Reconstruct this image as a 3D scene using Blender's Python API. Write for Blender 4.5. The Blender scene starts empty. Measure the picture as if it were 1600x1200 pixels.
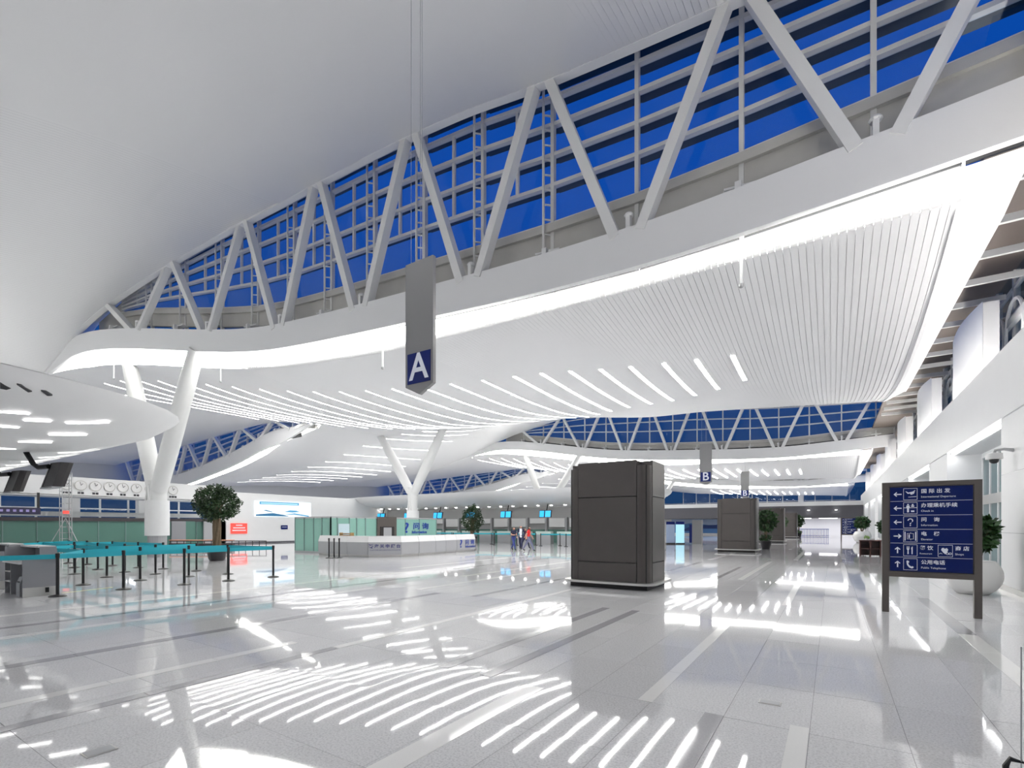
import bpy, bmesh, math, random
from mathutils import Vector, Matrix, noise
random.seed(7)
PI = math.pi
S = bpy.context.scene
COL = S.collection

# ------------------------------------------------------------------ camera, world, exposure
F, CX, HV, EYE, YAW = 770.0, 800.0, 821.0, 1.70, math.radians(33.0)
cam_d = bpy.data.cameras.new('camera'); cam = bpy.data.objects.new('camera', cam_d); COL.objects.link(cam)
cam.location = (0, 0, EYE); cam.rotation_euler = (PI/2, 0, YAW)
cam_d.sensor_width = 36.0; cam_d.lens = 36.0*F/1600; cam_d.shift_y = (HV-600)/1600.0
cam_d.clip_start = 0.05; cam_d.clip_end = 800
S.camera = cam
W = bpy.data.worlds.new('dusk'); S.world = W; W.use_nodes = True
_wt = W.node_tree; _tc = _wt.nodes.new('ShaderNodeTexCoord'); _sx = _wt.nodes.new('ShaderNodeSeparateXYZ'); _cr = _wt.nodes.new('ShaderNodeValToRGB')
_cr.color_ramp.elements[0].position = 0.0; _cr.color_ramp.elements[0].color = (0.011, 0.036, 0.09, 1)
_cr.color_ramp.elements[1].position = 0.55; _cr.color_ramp.elements[1].color = (0.003, 0.064, 0.34, 1)
_e = _cr.color_ramp.elements.new(0.22); _e.color = (0.007, 0.045, 0.17, 1)
_wt.links.new(_tc.outputs['Generated'], _sx.inputs[0]); _wt.links.new(_sx.outputs[2], _cr.inputs[0]); _wt.links.new(_cr.outputs[0], _wt.nodes['Background'].inputs[0])
S.view_settings.view_transform = 'Standard'; S.view_settings.look = 'None'
S.view_settings.exposure = 0.33; S.view_settings.gamma = 1.0; S.view_settings.use_curve_mapping = False
S.cycles.use_denoising = True
S.cycles.max_bounces = 7; S.cycles.diffuse_bounces = 4; S.cycles.adaptive_threshold = 0.02; S.cycles.transparent_max_bounces = 12
S.cycles.sample_clamp_indirect = 6.0
E_STRIP, E_COVE = 26.0, 13.0

# ------------------------------------------------------------------ pixel -> place helpers
cs, sn = math.cos(YAW), math.sin(YAW)
def ray(u, v):
    d = u-CX
    return Vector((-sn*F+cs*d, cs*F+sn*d, HV-v))
def ground(u, v, z=0.0):
    r = ray(u, v); k = (z-EYE)/r.z
    return Vector((r.x*k, r.y*k, z))
def atY(u, v, Y):
    r = ray(u, v); k = Y/r.y
    return Vector((r.x*k, Y, EYE+r.z*k))
def atX(u, v, X):
    r = ray(u, v); k = X/r.x
    return Vector((X, r.y*k, EYE+r.z*k))
def lerp(a, b, t): return a+(b-a)*t
def clamp(x, a=0.0, b=1.0): return max(a, min(b, x))
def sst(x):
    x = clamp(x); return x*x*(3-2*x)
def crom(xs, ys, x):
    n = len(xs)
    if x <= xs[0]: return ys[0]
    if x >= xs[-1]: return ys[-1]
    i = 0
    while xs[i+1] < x: i += 1
    h = xs[i+1]-xs[i]; t = (x-xs[i])/h
    def slope(j):
        if j == 0: return (ys[1]-ys[0])/(xs[1]-xs[0])
        if j == n-1: return (ys[-1]-ys[-2])/(xs[-1]-xs[-2])
        return (ys[j+1]-ys[j-1])/(xs[j+1]-xs[j-1])
    a, b = slope(i)*h, slope(i+1)*h
    t2, t3 = t*t, t*t*t
    return (2*t3-3*t2+1)*ys[i]+(t3-2*t2+t)*a+(-2*t3+3*t2)*ys[i+1]+(t3-t2)*b

# ------------------------------------------------------------------ materials
MATS = {}
def mat(name, col=(0.8, 0.8, 0.8), rough=0.5, metal=0.0, emit=None, es=1.0, spec=0.5, noise_amt=0.0, nscale=8.0):
    m = bpy.data.materials.new(name); m.use_nodes = True
    nt = m.node_tree; b = nt.nodes['Principled BSDF']
    b.inputs['Base Color'].default_value = (*col, 1); b.inputs['Roughness'].default_value = rough
    b.inputs['Metallic'].default_value = metal; b.inputs['Specular IOR Level'].default_value = spec
    if emit:
        b.inputs['Emission Color'].default_value = (*emit, 1); b.inputs['Emission Strength'].default_value = es
    if noise_amt:
        tc = nt.nodes.new('ShaderNodeTexCoord'); nz = nt.nodes.new('ShaderNodeTexNoise'); nz.inputs['Scale'].default_value = nscale
        nz.inputs['Detail'].default_value = 4
        mp = nt.nodes.new('ShaderNodeMapRange'); mp.inputs[3].default_value = 1-noise_amt; mp.inputs[4].default_value = 1+noise_amt
        mx = nt.nodes.new('ShaderNodeMix'); mx.data_type = 'RGBA'; mx.blend_type = 'MULTIPLY'; mx.inputs[0].default_value = 1
        mx.inputs[6].default_value = (*col, 1)
        nt.links.new(tc.outputs['Object'], nz.inputs['Vector']); nt.links.new(nz.outputs['Fac'], mp.inputs[0])
        nt.links.new(mp.outputs[0], mx.inputs[7]); nt.links.new(mx.outputs[2], b.inputs['Base Color'])
    MATS[name] = m
    return m
def glass(name, tint=(0.85, 0.9, 0.95), ior=1.5, rough=0.0):
    m = bpy.data.materials.new(name); m.use_nodes = True; nt = m.node_tree
    for n in list(nt.nodes): nt.nodes.remove(n)
    o = nt.nodes.new('ShaderNodeOutputMaterial'); mx = nt.nodes.new('ShaderNodeMixShader')
    fr = nt.nodes.new('ShaderNodeFresnel'); fr.inputs[0].default_value = ior
    tr = nt.nodes.new('ShaderNodeBsdfTransparent'); tr.inputs[0].default_value = (*tint, 1)
    gl = nt.nodes.new('ShaderNodeBsdfGlossy'); gl.inputs['Roughness'].default_value = rough
    ge = nt.nodes.new('ShaderNodeNewGeometry'); iv = nt.nodes.new('ShaderNodeMath'); iv.operation = 'SUBTRACT'; iv.inputs[0].default_value = 1.0
    mu = nt.nodes.new('ShaderNodeMath'); mu.operation = 'MULTIPLY'
    nt.links.new(ge.outputs['Backfacing'], iv.inputs[1]); nt.links.new(iv.outputs[0], mu.inputs[0]); nt.links.new(fr.outputs[0], mu.inputs[1])
    nt.links.new(mu.outputs[0], mx.inputs[0]); nt.links.new(tr.outputs[0], mx.inputs[1]); nt.links.new(gl.outputs[0], mx.inputs[2])
    nt.links.new(mx.outputs[0], o.inputs[0]); MATS[name] = m
    return m
def frosted(name, col, alpha):
    m = bpy.data.materials.new(name); m.use_nodes = True; nt = m.node_tree
    b = nt.nodes['Principled BSDF']; b.inputs['Base Color'].default_value = (*col, 1); b.inputs['Roughness'].default_value = 0.12
    b.inputs['Alpha'].default_value = alpha; MATS[name] = m
    return m

WHITE = mat('white_paint', (0.86, 0.865, 0.87), 0.42)
SLAT = mat('white_slat', (0.80, 0.805, 0.815), 0.38)
PANEL = mat('white_panel', (0.85, 0.855, 0.86), 0.45, noise_amt=0.02, nscale=1.5)
STEEL = mat('painted_steel', (0.82, 0.825, 0.82), 0.4)
FRAMEM = mat('window_frame_aluminium', (0.72, 0.72, 0.70), 0.4)
SILLM = mat('weathered_sill_metal', (0.52, 0.51, 0.48), 0.45, noise_amt=0.15, nscale=1.2)
DARK = mat('dark_void', (0.03, 0.03, 0.035), 0.6)
LOUV = mat('dark_louvre', (0.045, 0.055, 0.065), 0.5)
SOFF = mat('brown_soffit', (0.16, 0.13, 0.11), 0.6)
STRIPM = mat('light_strip_diffuser', (0.9, 0.9, 0.9), 0.5, emit=(1.0, 0.985, 0.96), es=E_STRIP)
COVEM = mat('cove_diffuser', (0.9, 0.9, 0.88), 0.5, emit=(1.0, 0.99, 0.93), es=E_COVE)
LEDM = mat('soffit_led', (0.9, 0.9, 0.9), 0.5, emit=(1, 1, 1), es=14)
UPM = mat('uplight_lens', (0.9, 0.9, 0.9), 0.5, emit=(1, 0.96, 0.92), es=40)
PLM = mat('added_panel_lens', (0.9, 0.9, 0.9), 0.5, emit=(0.97, 0.95, 1), es=3.2)
CANM = mat('canopy_light_lens', (0.9, 0.9, 0.9), 0.5, emit=(1, 0.98, 0.95), es=9)
DOWNM = mat('downlight_lens', (0.9, 0.9, 0.9), 0.5, emit=(1, 0.97, 0.93), es=12)
BRONZE = mat('bronze_grey_panel', (0.092, 0.082, 0.078), 0.34, 0.35, noise_amt=0.06, nscale=3)
BRONZED = mat('bronze_dark_seam', (0.02, 0.018, 0.018), 0.5)
SIGNF = mat('sign_frame_metal', (0.13, 0.115, 0.105), 0.35, 0.5)
GREYM = mat('sign_grey_metal', (0.27, 0.27, 0.275), 0.38, 0.15)
SILVER = mat('brushed_metal', (0.62, 0.61, 0.59), 0.3, 0.85)
BLUE = mat('sign_blue', (0.004, 0.015, 0.115), 0.35, spec=0.2)
BLUEB = mat('letter_sign_blue', (0.008, 0.02, 0.16), 0.35, spec=0.2)
SIGNW = mat('sign_white', (0.75, 0.78, 0.85), 0.4, emit=(0.75, 0.8, 0.95), es=0.1)
LETTB = mat('blue_lettering', (0.01, 0.05, 0.35), 0.4)
LETTD = mat('slate_lettering', (0.06, 0.06, 0.20), 0.4)
INK = mat('dark_ink', (0.04, 0.04, 0.05), 0.5)
BLACK = mat('black_plastic', (0.012, 0.012, 0.013), 0.4)
CHAR = mat('charcoal_housing', (0.035, 0.032, 0.034), 0.35)
BELT = mat('cyan_belt', (0.015, 0.40, 0.50), 0.55)
GLASS = glass('clear_glass')
DGLASS = glass('door_glass', (0.78, 0.88, 0.88))
GREEN = frosted('green_frosted_glass', (0.30, 0.55, 0.47), 0.82)
GREEND = frosted('dull_green_glass', (0.13, 0.26, 0.22), 0.9)
GREENS = mat('green_glass_post', (0.16, 0.26, 0.24), 0.35)
DESK = mat('desk_grey', (0.30, 0.305, 0.325), 0.4)
DESKW = mat('desk_white', (0.80, 0.80, 0.80), 0.35)
CNT = mat('counter_grey_metal', (0.45, 0.455, 0.47), 0.32, 0.3)
RED = mat('red_seat', (0.62, 0.045, 0.012), 0.4)
PEACH = mat('peach_seat', (0.75, 0.32, 0.18), 0.4)
REDS = mat('red_backlit_sign', (0.8, 0.05, 0.04), 0.4, emit=(0.9, 0.07, 0.05), es=0.8)
LCDW = mat('lightbox_white', (0.05, 0.05, 0.05), 0.3, emit=(0.85, 0.95, 1.0), es=1.1)
LCDB = mat('lightbox_blue', (0.02, 0.03, 0.04), 0.4, emit=(0.10, 0.36, 0.62), es=0.9)
LCDD = mat('lightbox_deep_blue', (0.02, 0.02, 0.03), 0.4, emit=(0.02, 0.15, 0.3), es=0.9)
LCDL = mat('lightbox_pale_blue', (0.05, 0.06, 0.06), 0.4, emit=(0.4, 0.75, 0.9), es=0.9)
SCRB = mat('screen_cyan', (0.02, 0.3, 0.6), 0.3, emit=(0.02, 0.42, 0.85), es=1.0)
POT = mat('black_pot', (0.015, 0.013, 0.016), 0.35)
POTW = mat('white_pot', (0.84, 0.84, 0.83), 0.25)
BARK = mat('bark', (0.16, 0.115, 0.07), 0.8, noise_amt=0.35, nscale=14)
LEAFA = mat('leaf_green', (0.022, 0.055, 0.016), 0.42, noise_amt=0.5, nscale=3)
LEAFB = mat('leaf_glossy', (0.025, 0.075, 0.020), 0.35, noise_amt=0.5, nscale=4)
WOOD = mat('dark_red_wood', (0.075, 0.028, 0.022), 0.35, noise_amt=0.25, nscale=6)
WOODL = mat('light_wood', (0.42, 0.26, 0.10), 0.5)
TDARK = mat('granite_dark', (0.42, 0.415, 0.435), 0.07, noise_amt=0.22, nscale=70)
TWHITE = mat('granite_white', (0.93, 0.925, 0.915), 0.07, noise_amt=0.03, nscale=60)
SKIN = mat('skin', (0.55, 0.30, 0.22), 0.5); HAIR = mat('black_hair', (0.012, 0.01, 0.01), 0.5)
NAVY = mat('navy_cloth', (0.015, 0.02, 0.055), 0.7); JEAN = mat('blue_jeans', (0.03, 0.05, 0.22), 0.7)
SUIT = mat('suit_cloth', (0.012, 0.015, 0.06), 0.6); SHIRT = mat('white_shirt', (0.8, 0.82, 0.85), 0.6)
REDC = mat('red_shirt', (0.75, 0.02, 0.02), 0.6); GREYP = mat('grey_trousers', (0.16, 0.17, 0.27), 0.7)
SHOE = mat('black_shoe', (0.01, 0.01, 0.01), 0.4); MAROON = mat('maroon_cloth', (0.06, 0.01, 0.02), 0.7)
DGREY = mat('bulkhead_grey', (0.10, 0.10, 0.115), 0.5)
YELL = mat('yellow_floor_tape', (0.75, 0.70, 0.35), 0.4)
MURB = mat('mural_blue', (0.10, 0.28, 0.65), 0.5); MURL = mat('mural_pale', (0.50, 0.62, 0.85), 0.5); MURD = mat('mural_deep', (0.02, 0.06, 0.26), 0.5)

def granite(name, joints):
    m = bpy.data.materials.new(name); m.use_nodes = True; nt = m.node_tree; b = nt.nodes['Principled BSDF']
    L = nt.links.new; N = nt.nodes.new
    geo = N('ShaderNodeNewGeometry')
    nz = N('ShaderNodeTexNoise'); nz.inputs['Scale'].default_value = 55; nz.inputs['Detail'].default_value = 3; nz.inputs['Roughness'].default_value = 0.7
    L(geo.outputs['Position'], nz.inputs['Vector'])
    cr = N('ShaderNodeValToRGB'); e = cr.color_ramp.elements
    e[0].position = 0.34; e[0].color = (0.60, 0.60, 0.62, 1); e[1].position = 0.56; e[1].color = (0.80, 0.80, 0.815, 1)
    L(nz.outputs['Fac'], cr.inputs[0])
    oi = N('ShaderNodeObjectInfo'); mr = N('ShaderNodeMapRange'); mr.inputs[3].default_value = 0.95; mr.inputs[4].default_value = 1.03
    L(oi.outputs['Random'], mr.inputs[0])
    mx = N('ShaderNodeMix'); mx.data_type = 'RGBA'; mx.blend_type = 'MULTIPLY'; mx.inputs[0].default_value = 1
    L(cr.outputs[0], mx.inputs[6]); L(mr.outputs[0], mx.inputs[7])
    out = mx.outputs[2]
    if joints:
        sx = N('ShaderNodeSeparateXYZ'); L(geo.outputs['Position'], sx.inputs[0])
        facs = []
        for ax, off, per in ((0, -0.81, 0.655), (1, 4.7, 1.18)):
            a = N('ShaderNodeMath'); a.operation = 'SUBTRACT'; L(sx.outputs[ax], a.inputs[0]); a.inputs[1].default_value = off-0.003
            d = N('ShaderNodeMath'); d.operation = 'DIVIDE'; L(a.outputs[0], d.inputs[0]); d.inputs[1].default_value = per
            f = N('ShaderNodeMath'); f.operation = 'FRACT'; L(d.outputs[0], f.inputs[0])
            c = N('ShaderNodeMath'); c.operation = 'LESS_THAN'; L(f.outputs[0], c.inputs[0]); c.inputs[1].default_value = 0.006/per
            facs.append(c)
        mxm = N('ShaderNodeMath'); mxm.operation = 'MAXIMUM'; L(facs[0].outputs[0], mxm.inputs[0]); L(facs[1].outputs[0], mxm.inputs[1])
        m2 = N('ShaderNodeMix'); m2.data_type = 'RGBA'; L(mxm.outputs[0], m2.inputs[0]); L(out, m2.inputs[6]); m2.inputs[7].default_value = (0.34, 0.34, 0.35, 1)
        out = m2.outputs[2]
    L(out, b.inputs['Base Color'])
    b.inputs['Roughness'].default_value = 0.035; b.inputs['Specular IOR Level'].default_value = 0.6
    n2 = N('ShaderNodeTexNoise'); n2.inputs['Scale'].default_value = 1.6; n2.inputs['Detail'].default_value = 1; L(geo.outputs['Position'], n2.inputs['Vector'])
    bp = N('ShaderNodeBump'); bp.inputs['Strength'].default_value = 0.012; bp.inputs['Distance'].default_value = 0.02
    L(n2.outputs['Fac'], bp.inputs['Height']); L(bp.outputs[0], b.inputs['Normal'])
    MATS[name] = m
    return m
GRAN = granite('polished_granite', False); GRANJ = granite('polished_granite_jointed', True)

def ceil_mat():
    m = mat('ceiling_slat_sheet', (0.82, 0.825, 0.835), 0.4); nt = m.node_tree; b = nt.nodes['Principled BSDF']; L = nt.links.new; N = nt.nodes.new
    geo = N('ShaderNodeNewGeometry'); sx = N('ShaderNodeSeparateXYZ'); L(geo.outputs['Position'], sx.inputs[0])
    d = N('ShaderNodeMath'); d.operation = 'DIVIDE'; L(sx.outputs[0], d.inputs[0]); d.inputs[1].default_value = 0.16
    f = N('ShaderNodeMath'); f.operation = 'FRACT'; L(d.outputs[0], f.inputs[0])
    c = N('ShaderNodeMath'); c.operation = 'LESS_THAN'; L(f.outputs[0], c.inputs[0]); c.inputs[1].default_value = 0.09
    mx = N('ShaderNodeMix'); mx.data_type = 'RGBA'; L(c.outputs[0], mx.inputs[0]); mx.inputs[6].default_value = (0.81, 0.815, 0.825, 1); mx.inputs[7].default_value = (0.62, 0.62, 0.64, 1)
    L(mx.outputs[2], b.inputs['Base Color'])
    return m
CEIL = ceil_mat()

# ------------------------------------------------------------------ mesh builder
class MB:
    def __init__(s): s.v = []; s.f = []; s.m = []; s.cur = 0
    def add(s, vs, fs):
        o = len(s.v); s.v += [tuple(x) for x in vs]; s.f += [tuple(i+o for i in f) for f in fs]; s.m += [s.cur]*len(fs); return s
    def box(s, c, d, rz=0.0):
        x, y, z = d[0]/2, d[1]/2, d[2]/2; ca, sa = math.cos(rz), math.sin(rz)
        vs = []
        for k in (-z, z):
            for (i, j) in ((-x, -y), (x, -y), (x, y), (-x, y)):
                vs.append((c[0]+i*ca-j*sa, c[1]+i*sa+j*ca, c[2]+k))
        return s.add(vs, [(3, 2, 1, 0), (4, 5, 6, 7), (0, 1, 5, 4), (1, 2, 6, 5), (2, 3, 7, 6), (3, 0, 4, 7)])
    def bx(s, x0, x1, y0, y1, z0, z1):
        return s.box(((x0+x1)/2, (y0+y1)/2, (z0+z1)/2), (abs(x1-x0), abs(y1-y0), abs(z1-z0)))
    def beam(s, p, q, w, h, up=(0, 0, 1)):
        p, q = Vector(p), Vector(q); d = (q-p).normalized(); up = Vector(up)
        if abs(d.dot(up)) > 0.99: up = Vector((0, 1, 0))
        a = d.cross(up).normalized()*w/2; b = a.cross(d).normalized()*h/2
        vs = [p-a-b, p+a-b, p+a+b, p-a+b, q-a-b, q+a-b, q+a+b, q-a+b]
        return s.add(vs, [(3, 2, 1, 0), (4, 5, 6, 7), (0, 1, 5, 4), (1, 2, 6, 5), (2, 3, 7, 6), (3, 0, 4, 7)])
    def tube(s, pts, rs, n=10, cap=True):
        pts = [Vector(p) for p in pts]
        if not isinstance(rs, (list, tuple)): rs = [rs]*len(pts)
        vs, fs = [], []; ref = None
        for i, p in enumerate(pts):
            d = (pts[min(i+1, len(pts)-1)]-pts[max(i-1, 0)]).normalized()
            if ref is None: ref = Vector((0, 0, 1)) if abs(d.z) < 0.9 else Vector((1, 0, 0))
            a = d.cross(ref).normalized(); b = d.cross(a).normalized(); ref = -b if False else ref
            for k in range(n):
                t = 2*PI*k/n; vs.append(p+(a*math.cos(t)+b*math.sin(t))*rs[i])
        for i in range(len(pts)-1):
            for k in range(n):
                k2 = (k+1) % n; fs.append((i*n+k, i*n+k2, (i+1)*n+k2, (i+1)*n+k))
        if cap: fs += [tuple(range(n-1, -1, -1)), tuple((len(pts)-1)*n+k for k in range(n))]
        return s.add(vs, fs)
    def lathe(s, prof, n=20, c=(0, 0, 0)):
        vs = []; fs = []
        for (r, z) in prof:
            for k in range(n):
                t = 2*PI*k/n; vs.append((c[0]+r*math.cos(t), c[1]+r*math.sin(t), c[2]+z))
        for i in range(len(prof)-1):
            for k in range(n):
                k2 = (k+1) % n; fs.append((i*n+k, i*n+k2, (i+1)*n+k2, (i+1)*n+k))
        fs += [tuple(range(n-1, -1, -1)), tuple((len(prof)-1)*n+k for k in range(n))]
        return s.add(vs, fs)
    def prism(s, pts, fn, t0, t1):
        n = len(pts); vs = [fn(p[0], p[1], t0) for p in pts]+[fn(p[0], p[1], t1) for p in pts]
        fs = [tuple(range(n-1, -1, -1)), tuple(range(n, 2*n))]+[(i, (i+1) % n, n+(i+1) % n, n+i) for i in range(n)]
        return s.add(vs, fs)
    def grid(s, rows):
        nr, nc = len(rows), len(rows[0]); vs = [p for r in rows for p in r]
        return s.add(vs, [(i*nc+j, i*nc+j+1, (i+1)*nc+j+1, (i+1)*nc+j) for i in range(nr-1) for j in range(nc-1)])
    def build(s, name, m, parent=None, smooth=False, fixn=True):
        me = bpy.data.meshes.new(name); me.from_pydata(s.v, [], s.f)
        ms = m if isinstance(m, (list, tuple)) else [m]
        for x in ms: me.materials.append(x)
        if len(ms) > 1: me.polygons.foreach_set('material_index', s.m)
        if fixn:
            bm = bmesh.new(); bm.from_mesh(me); bmesh.ops.recalc_face_normals(bm, faces=bm.faces); bm.to_mesh(me); bm.free()
        if smooth:
            me.polygons.foreach_set('use_smooth', [True]*len(me.polygons))
        me.update()
        o = bpy.data.objects.new(name, me); COL.objects.link(o)
        if parent: o.parent = parent
        return o
def autosmooth(o, ang=40):
    me = o.data; bm = bmesh.new(); bm.from_mesh(me)
    bmesh.ops.remove_doubles(bm, verts=bm.verts, dist=1e-5)
    for e in bm.edges:
        e.smooth = not (len(e.link_faces) == 2 and e.calc_face_angle(0) > math.radians(ang))
    for f in bm.faces: f.smooth = True
    bm.to_mesh(me); bm.free(); return o
def tag(o, label=None, cat=None, group=None, kind=None):
    if label: o['label'] = label
    if cat: o['category'] = cat
    if group: o['group'] = group
    if kind: o['kind'] = kind
    return o
def thing(name, label, cat, loc=(0, 0, 0), rz=0.0, group=None):
    o = bpy.data.objects.new(name, None); COL.objects.link(o); o.location = loc; o.rotation_euler = (0, 0, rz)
    o.empty_display_size = 0.2
    return tag(o, label, cat, group)
def struct(name, label=None):
    o = bpy.data.objects.new(name, None); COL.objects.link(o); return tag(o, label, None, None, 'structure')
def ST(o, label=None): return tag(o, label, None, None, 'structure')
def copy_tree(o, parent=None):
    c = o.copy(); COL.objects.link(c); c.parent = parent
    for ch in list(o.children): copy_tree(ch, c)
    return c
def text(s, size, m, parent, loc, rot=(PI/2, 0, 0), align='LEFT', name='lettering', ext=0.002, bold=0.0, sx=1.0):
    cu = bpy.data.curves.new('t', 'FONT'); cu.body = s; cu.size = size; cu.align_x = align; cu.align_y = 'CENTER'; cu.extrude = ext; cu.offset = bold
    cu.resolution_u = 3
    to = bpy.data.objects.new('t', cu); COL.objects.link(to); bpy.context.view_layer.update()
    dg = bpy.context.evaluated_depsgraph_get(); me = bpy.data.meshes.new_from_object(to.evaluated_get(dg))
    bpy.data.objects.remove(to); bpy.data.curves.remove(cu)
    me.name = name; me.materials.clear(); me.materials.append(m)
    o = bpy.data.objects.new(name, me); COL.objects.link(o); o.parent = parent; o.location = loc; o.rotation_euler = rot; o.scale = (sx, 1, 1)
    return o

# ------------------------------------------------------------------ roof heightfield (metres)
PER = 42.8
XK = [-76, -65, -50, -42, -38, -33, -24, -15.4, -10.3, -6.5, 3, 4.6]
TK = [1.0, 3, 6, 10, 14, 20, 28, 36, 42.8]
ZT = [[8.4, 8.6, 8.9, 9.1, 9.3, 9.3, 9.0, 8.6, 8.2],
      [8.7, 9.0, 9.4, 9.7, 9.85, 9.8, 9.5, 9.0, 8.6],
      [9.3, 9.7, 10.2, 10.5, 10.6, 10.4, 10.0, 9.4, 9.1],
      [10.8, 10.75, 10.8, 10.85, 10.85, 10.6, 10.4, 10.5, 10.8],
      [11.2, 10.8, 10.5, 10.4, 10.4, 10.3, 10.7, 11.5, 12.15],
      [10.7, 10.3, 9.9, 9.7, 9.75, 10.0, 11.0, 12.6, 13.65],
      [9.35, 9.1, 8.8, 8.65, 8.75, 9.7, 11.8, 14.2, 15.5],
      [8.5, 8.4, 8.3, 8.25, 8.5, 9.5, 11.8, 14.0, 15.4],
      [8.35, 8.25, 8.12, 8.0, 8.1, 8.9, 11.0, 13.4, 15.0],
      [8.3, 8.05, 7.8, 7.72, 7.95, 8.8, 10.8, 12.9, 14.4],
      [8.3, 7.85, 7.38, 7.1, 7.3, 8.2, 10.2, 12.2, 13.4],
      [8.3, 7.8, 7.3, 7.0, 7.2, 8.1, 10.0, 12.0, 13.2]]
FX = [-76, -42, -38, -36, -31.8, -21.5, -10, -4.1, 0.5, 2.9, 4.6]
FZ = [8.2, 10.85, 12.2, 12.55, 12.2, 10.6, 9.7, 9.46, 9.63, 9.76, 9.85]
DX = [-76, -65, -58, -53, -47.6, -43, -36]
DZ = [2.9, 2.9, 2.85, 2.45, 1.85, 1.0, 0.0]
YL0 = 25.0
def YA(X): return 12.4-2.4*sst((-20-X)/18.0)-1.2*clamp((-38-X)/20.0)
def ftop(X): return crom(FX, FZ, X)
def dl(X): return crom(DX, DZ, X) if X < -36 else 0.0
def lipoff(X): return clamp((X+41)/4.0)
def base(X, tau, n):
    col = [crom(XK, [ZT[i][j] for i in range(len(XK))], X) for j in range(len(TK))]
    if n >= 1:
        tgt = ftop(X)+0.75
        col = [z-(max(0.0, col[-1]-tgt))*sst((t-10)/32.8) for z, t in zip(col, TK)]
    return crom(TK, col, tau)
def zroof(X, Y, n, lm=None):
    z = base(X, Y-YA(X)-PER*n, n)
    if lm is not None and X < -36:
        d = dl(X); tl = max(0.0, Y-YL0-PER*lm)
        z -= (d+1.3*clamp(d/1.2))*(1-clamp(tl/27.0))**1.6
    return z
def eedge(X, n): return base(X, PER, n)        # upper edge at the end of row n
XMAX, XMIN, XSL = 2.2, -76.0, -23.85
def frange(a, b, n): return [a+(b-a)*i/n for i in range(n+1)]

def ceiling_sheet(n, y0c, y1c):
    root = struct('ceiling', None)
    rows = []
    xs = [XMIN+(-36-XMIN)*i/40 for i in range(41)]+[-36+(XMAX+36)*i/40 for i in range(1, 41)]
    # right part, one patch
    xr = [x for x in xs if x >= -36]
    g = MB(); up = 0.07
    for i in range(37):
        t = i/36; r = []
        for x in xr:
            a = max(YA(x)+PER*n+lipoff(x), y0c); b = min(YA(x)+PER*(n+1), y1c)
            y = lerp(a, b, t**1.25); r.append((x, y, zroof(x, y, n)+(up if x > XSL-0.2 else 0)))
        rows.append(r)
    g.grid(rows)
    # left part: two patches split by the left-hand fold
    xl = [x for x in xs if x <= -36]
    for part in (0, 1):
        rows = []
        for i in range(25):
            t = i/24; r = []
            for x in xl:
                if part == 0: a, b = YA(x)+PER*n+lipoff(x), YL0+PER*n
                else: a, b = YL0+PER*n+1.0*clamp((-36-x)/4), YA(x)+PER*(n+1)
                a, b = max(a, y0c), min(b, y1c)
                a = min(a, b-0.01)
                y = lerp(a, b, t**1.2); r.append((x, y, zroof(x, y, n, n if part else None)))
            rows.append(r)
        if rows[-1][0][1]-rows[0][0][1] > 0.5: g.grid(rows)
    o = g.build('ceiling_sheet', CEIL, root, smooth=True)
    return root
def slats(root, n, x0, x1, ys, nose):
    k = 0; x = x0
    while x > x1:
        xa, xb = x-0.151, x
        pts = []
        yl = [max(YA(xb)+PER*n+1.0, ys[0])+(min(YA(xb)+PER*(n+1), ys[1])-max(YA(xb)+PER*n+1.0, ys[0]))*t**1.3 for t in frange(0, 1, 22)]
        sec = []
        if nose:
            y0 = yl[0]; z0 = zroof(xb, y0, n)
            for dy, dz in ((-0.05, 0.17), (-0.06, 0.09), (-0.03, 0.03)): sec.append((y0+dy, z0+dz))
        for y in yl: sec.append((y, zroof((xa+xb)/2, y, n)))
        rows = []
        for j, (y, z) in enumerate(sec):
            d = 0.055
            rows.append([(xa, y, z+d), (xa, y, z), (xb, y, z), (xb, y, z+d)])
        g = MB(); g.grid(rows); o = g.build('slat', SLAT, root, fixn=False); o.data.flip_normals()
        x -= 0.16; k += 1
    return k
ceilA = ceiling_sheet(-1, -31.0, 99); ceilA['label'] = 'grey-white slatted ceiling vault overhead before the clerestory'
ceilB = ceiling_sheet(0, -99, 999); ceilB['label'] = 'bright slatted wave ceiling with long light strips'
ceilC = ceiling_sheet(1, -99, 999); ceilC['label'] = 'next slatted wave ceiling over the far hall'
ceilD = ceiling_sheet(2, -99, 122.0); ceilD['label'] = 'last wave ceiling before the end windows'
slats(ceilB, 0, XMAX, XSL, (-99, 999), True)
slats(ceilA, -1, XMAX, -20.0, (-4.0, 999), False)

# white edge beams along the right-hand rim of each wave
for n, y0, y1 in ((-1, -31, 99), (0, -99, 999), (1, -99, 999), (2, -99, 122)):
    g = MB(); rows = []
    a = max(YA(3)+PER*n+0.3, y0); b = min(YA(3)+PER*(n+1), y1)
    for t in frange(0, 1, 40):
        y = lerp(a, b, t); z = zroof(XMAX, max(y, YA(3)+PER*n+1.0), n); zo = max(8.45, z+0.35)
        if y < YA(3)+PER*n+1.0: z += 0.35
        rows.append([(XMAX-0.05, y, z+0.3), (XMAX-0.05, y, z-0.04), (XMAX+0.06, y, z-0.04), (3.05, y, zo), (3.14, y, zo), (3.14, y, zo+0.5)])
    g.grid(rows); ST(g.build('trim_%d' % (n+2), WHITE, None, smooth=False), 'white rim beam along the right-hand edge of a wave ceiling')

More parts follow.
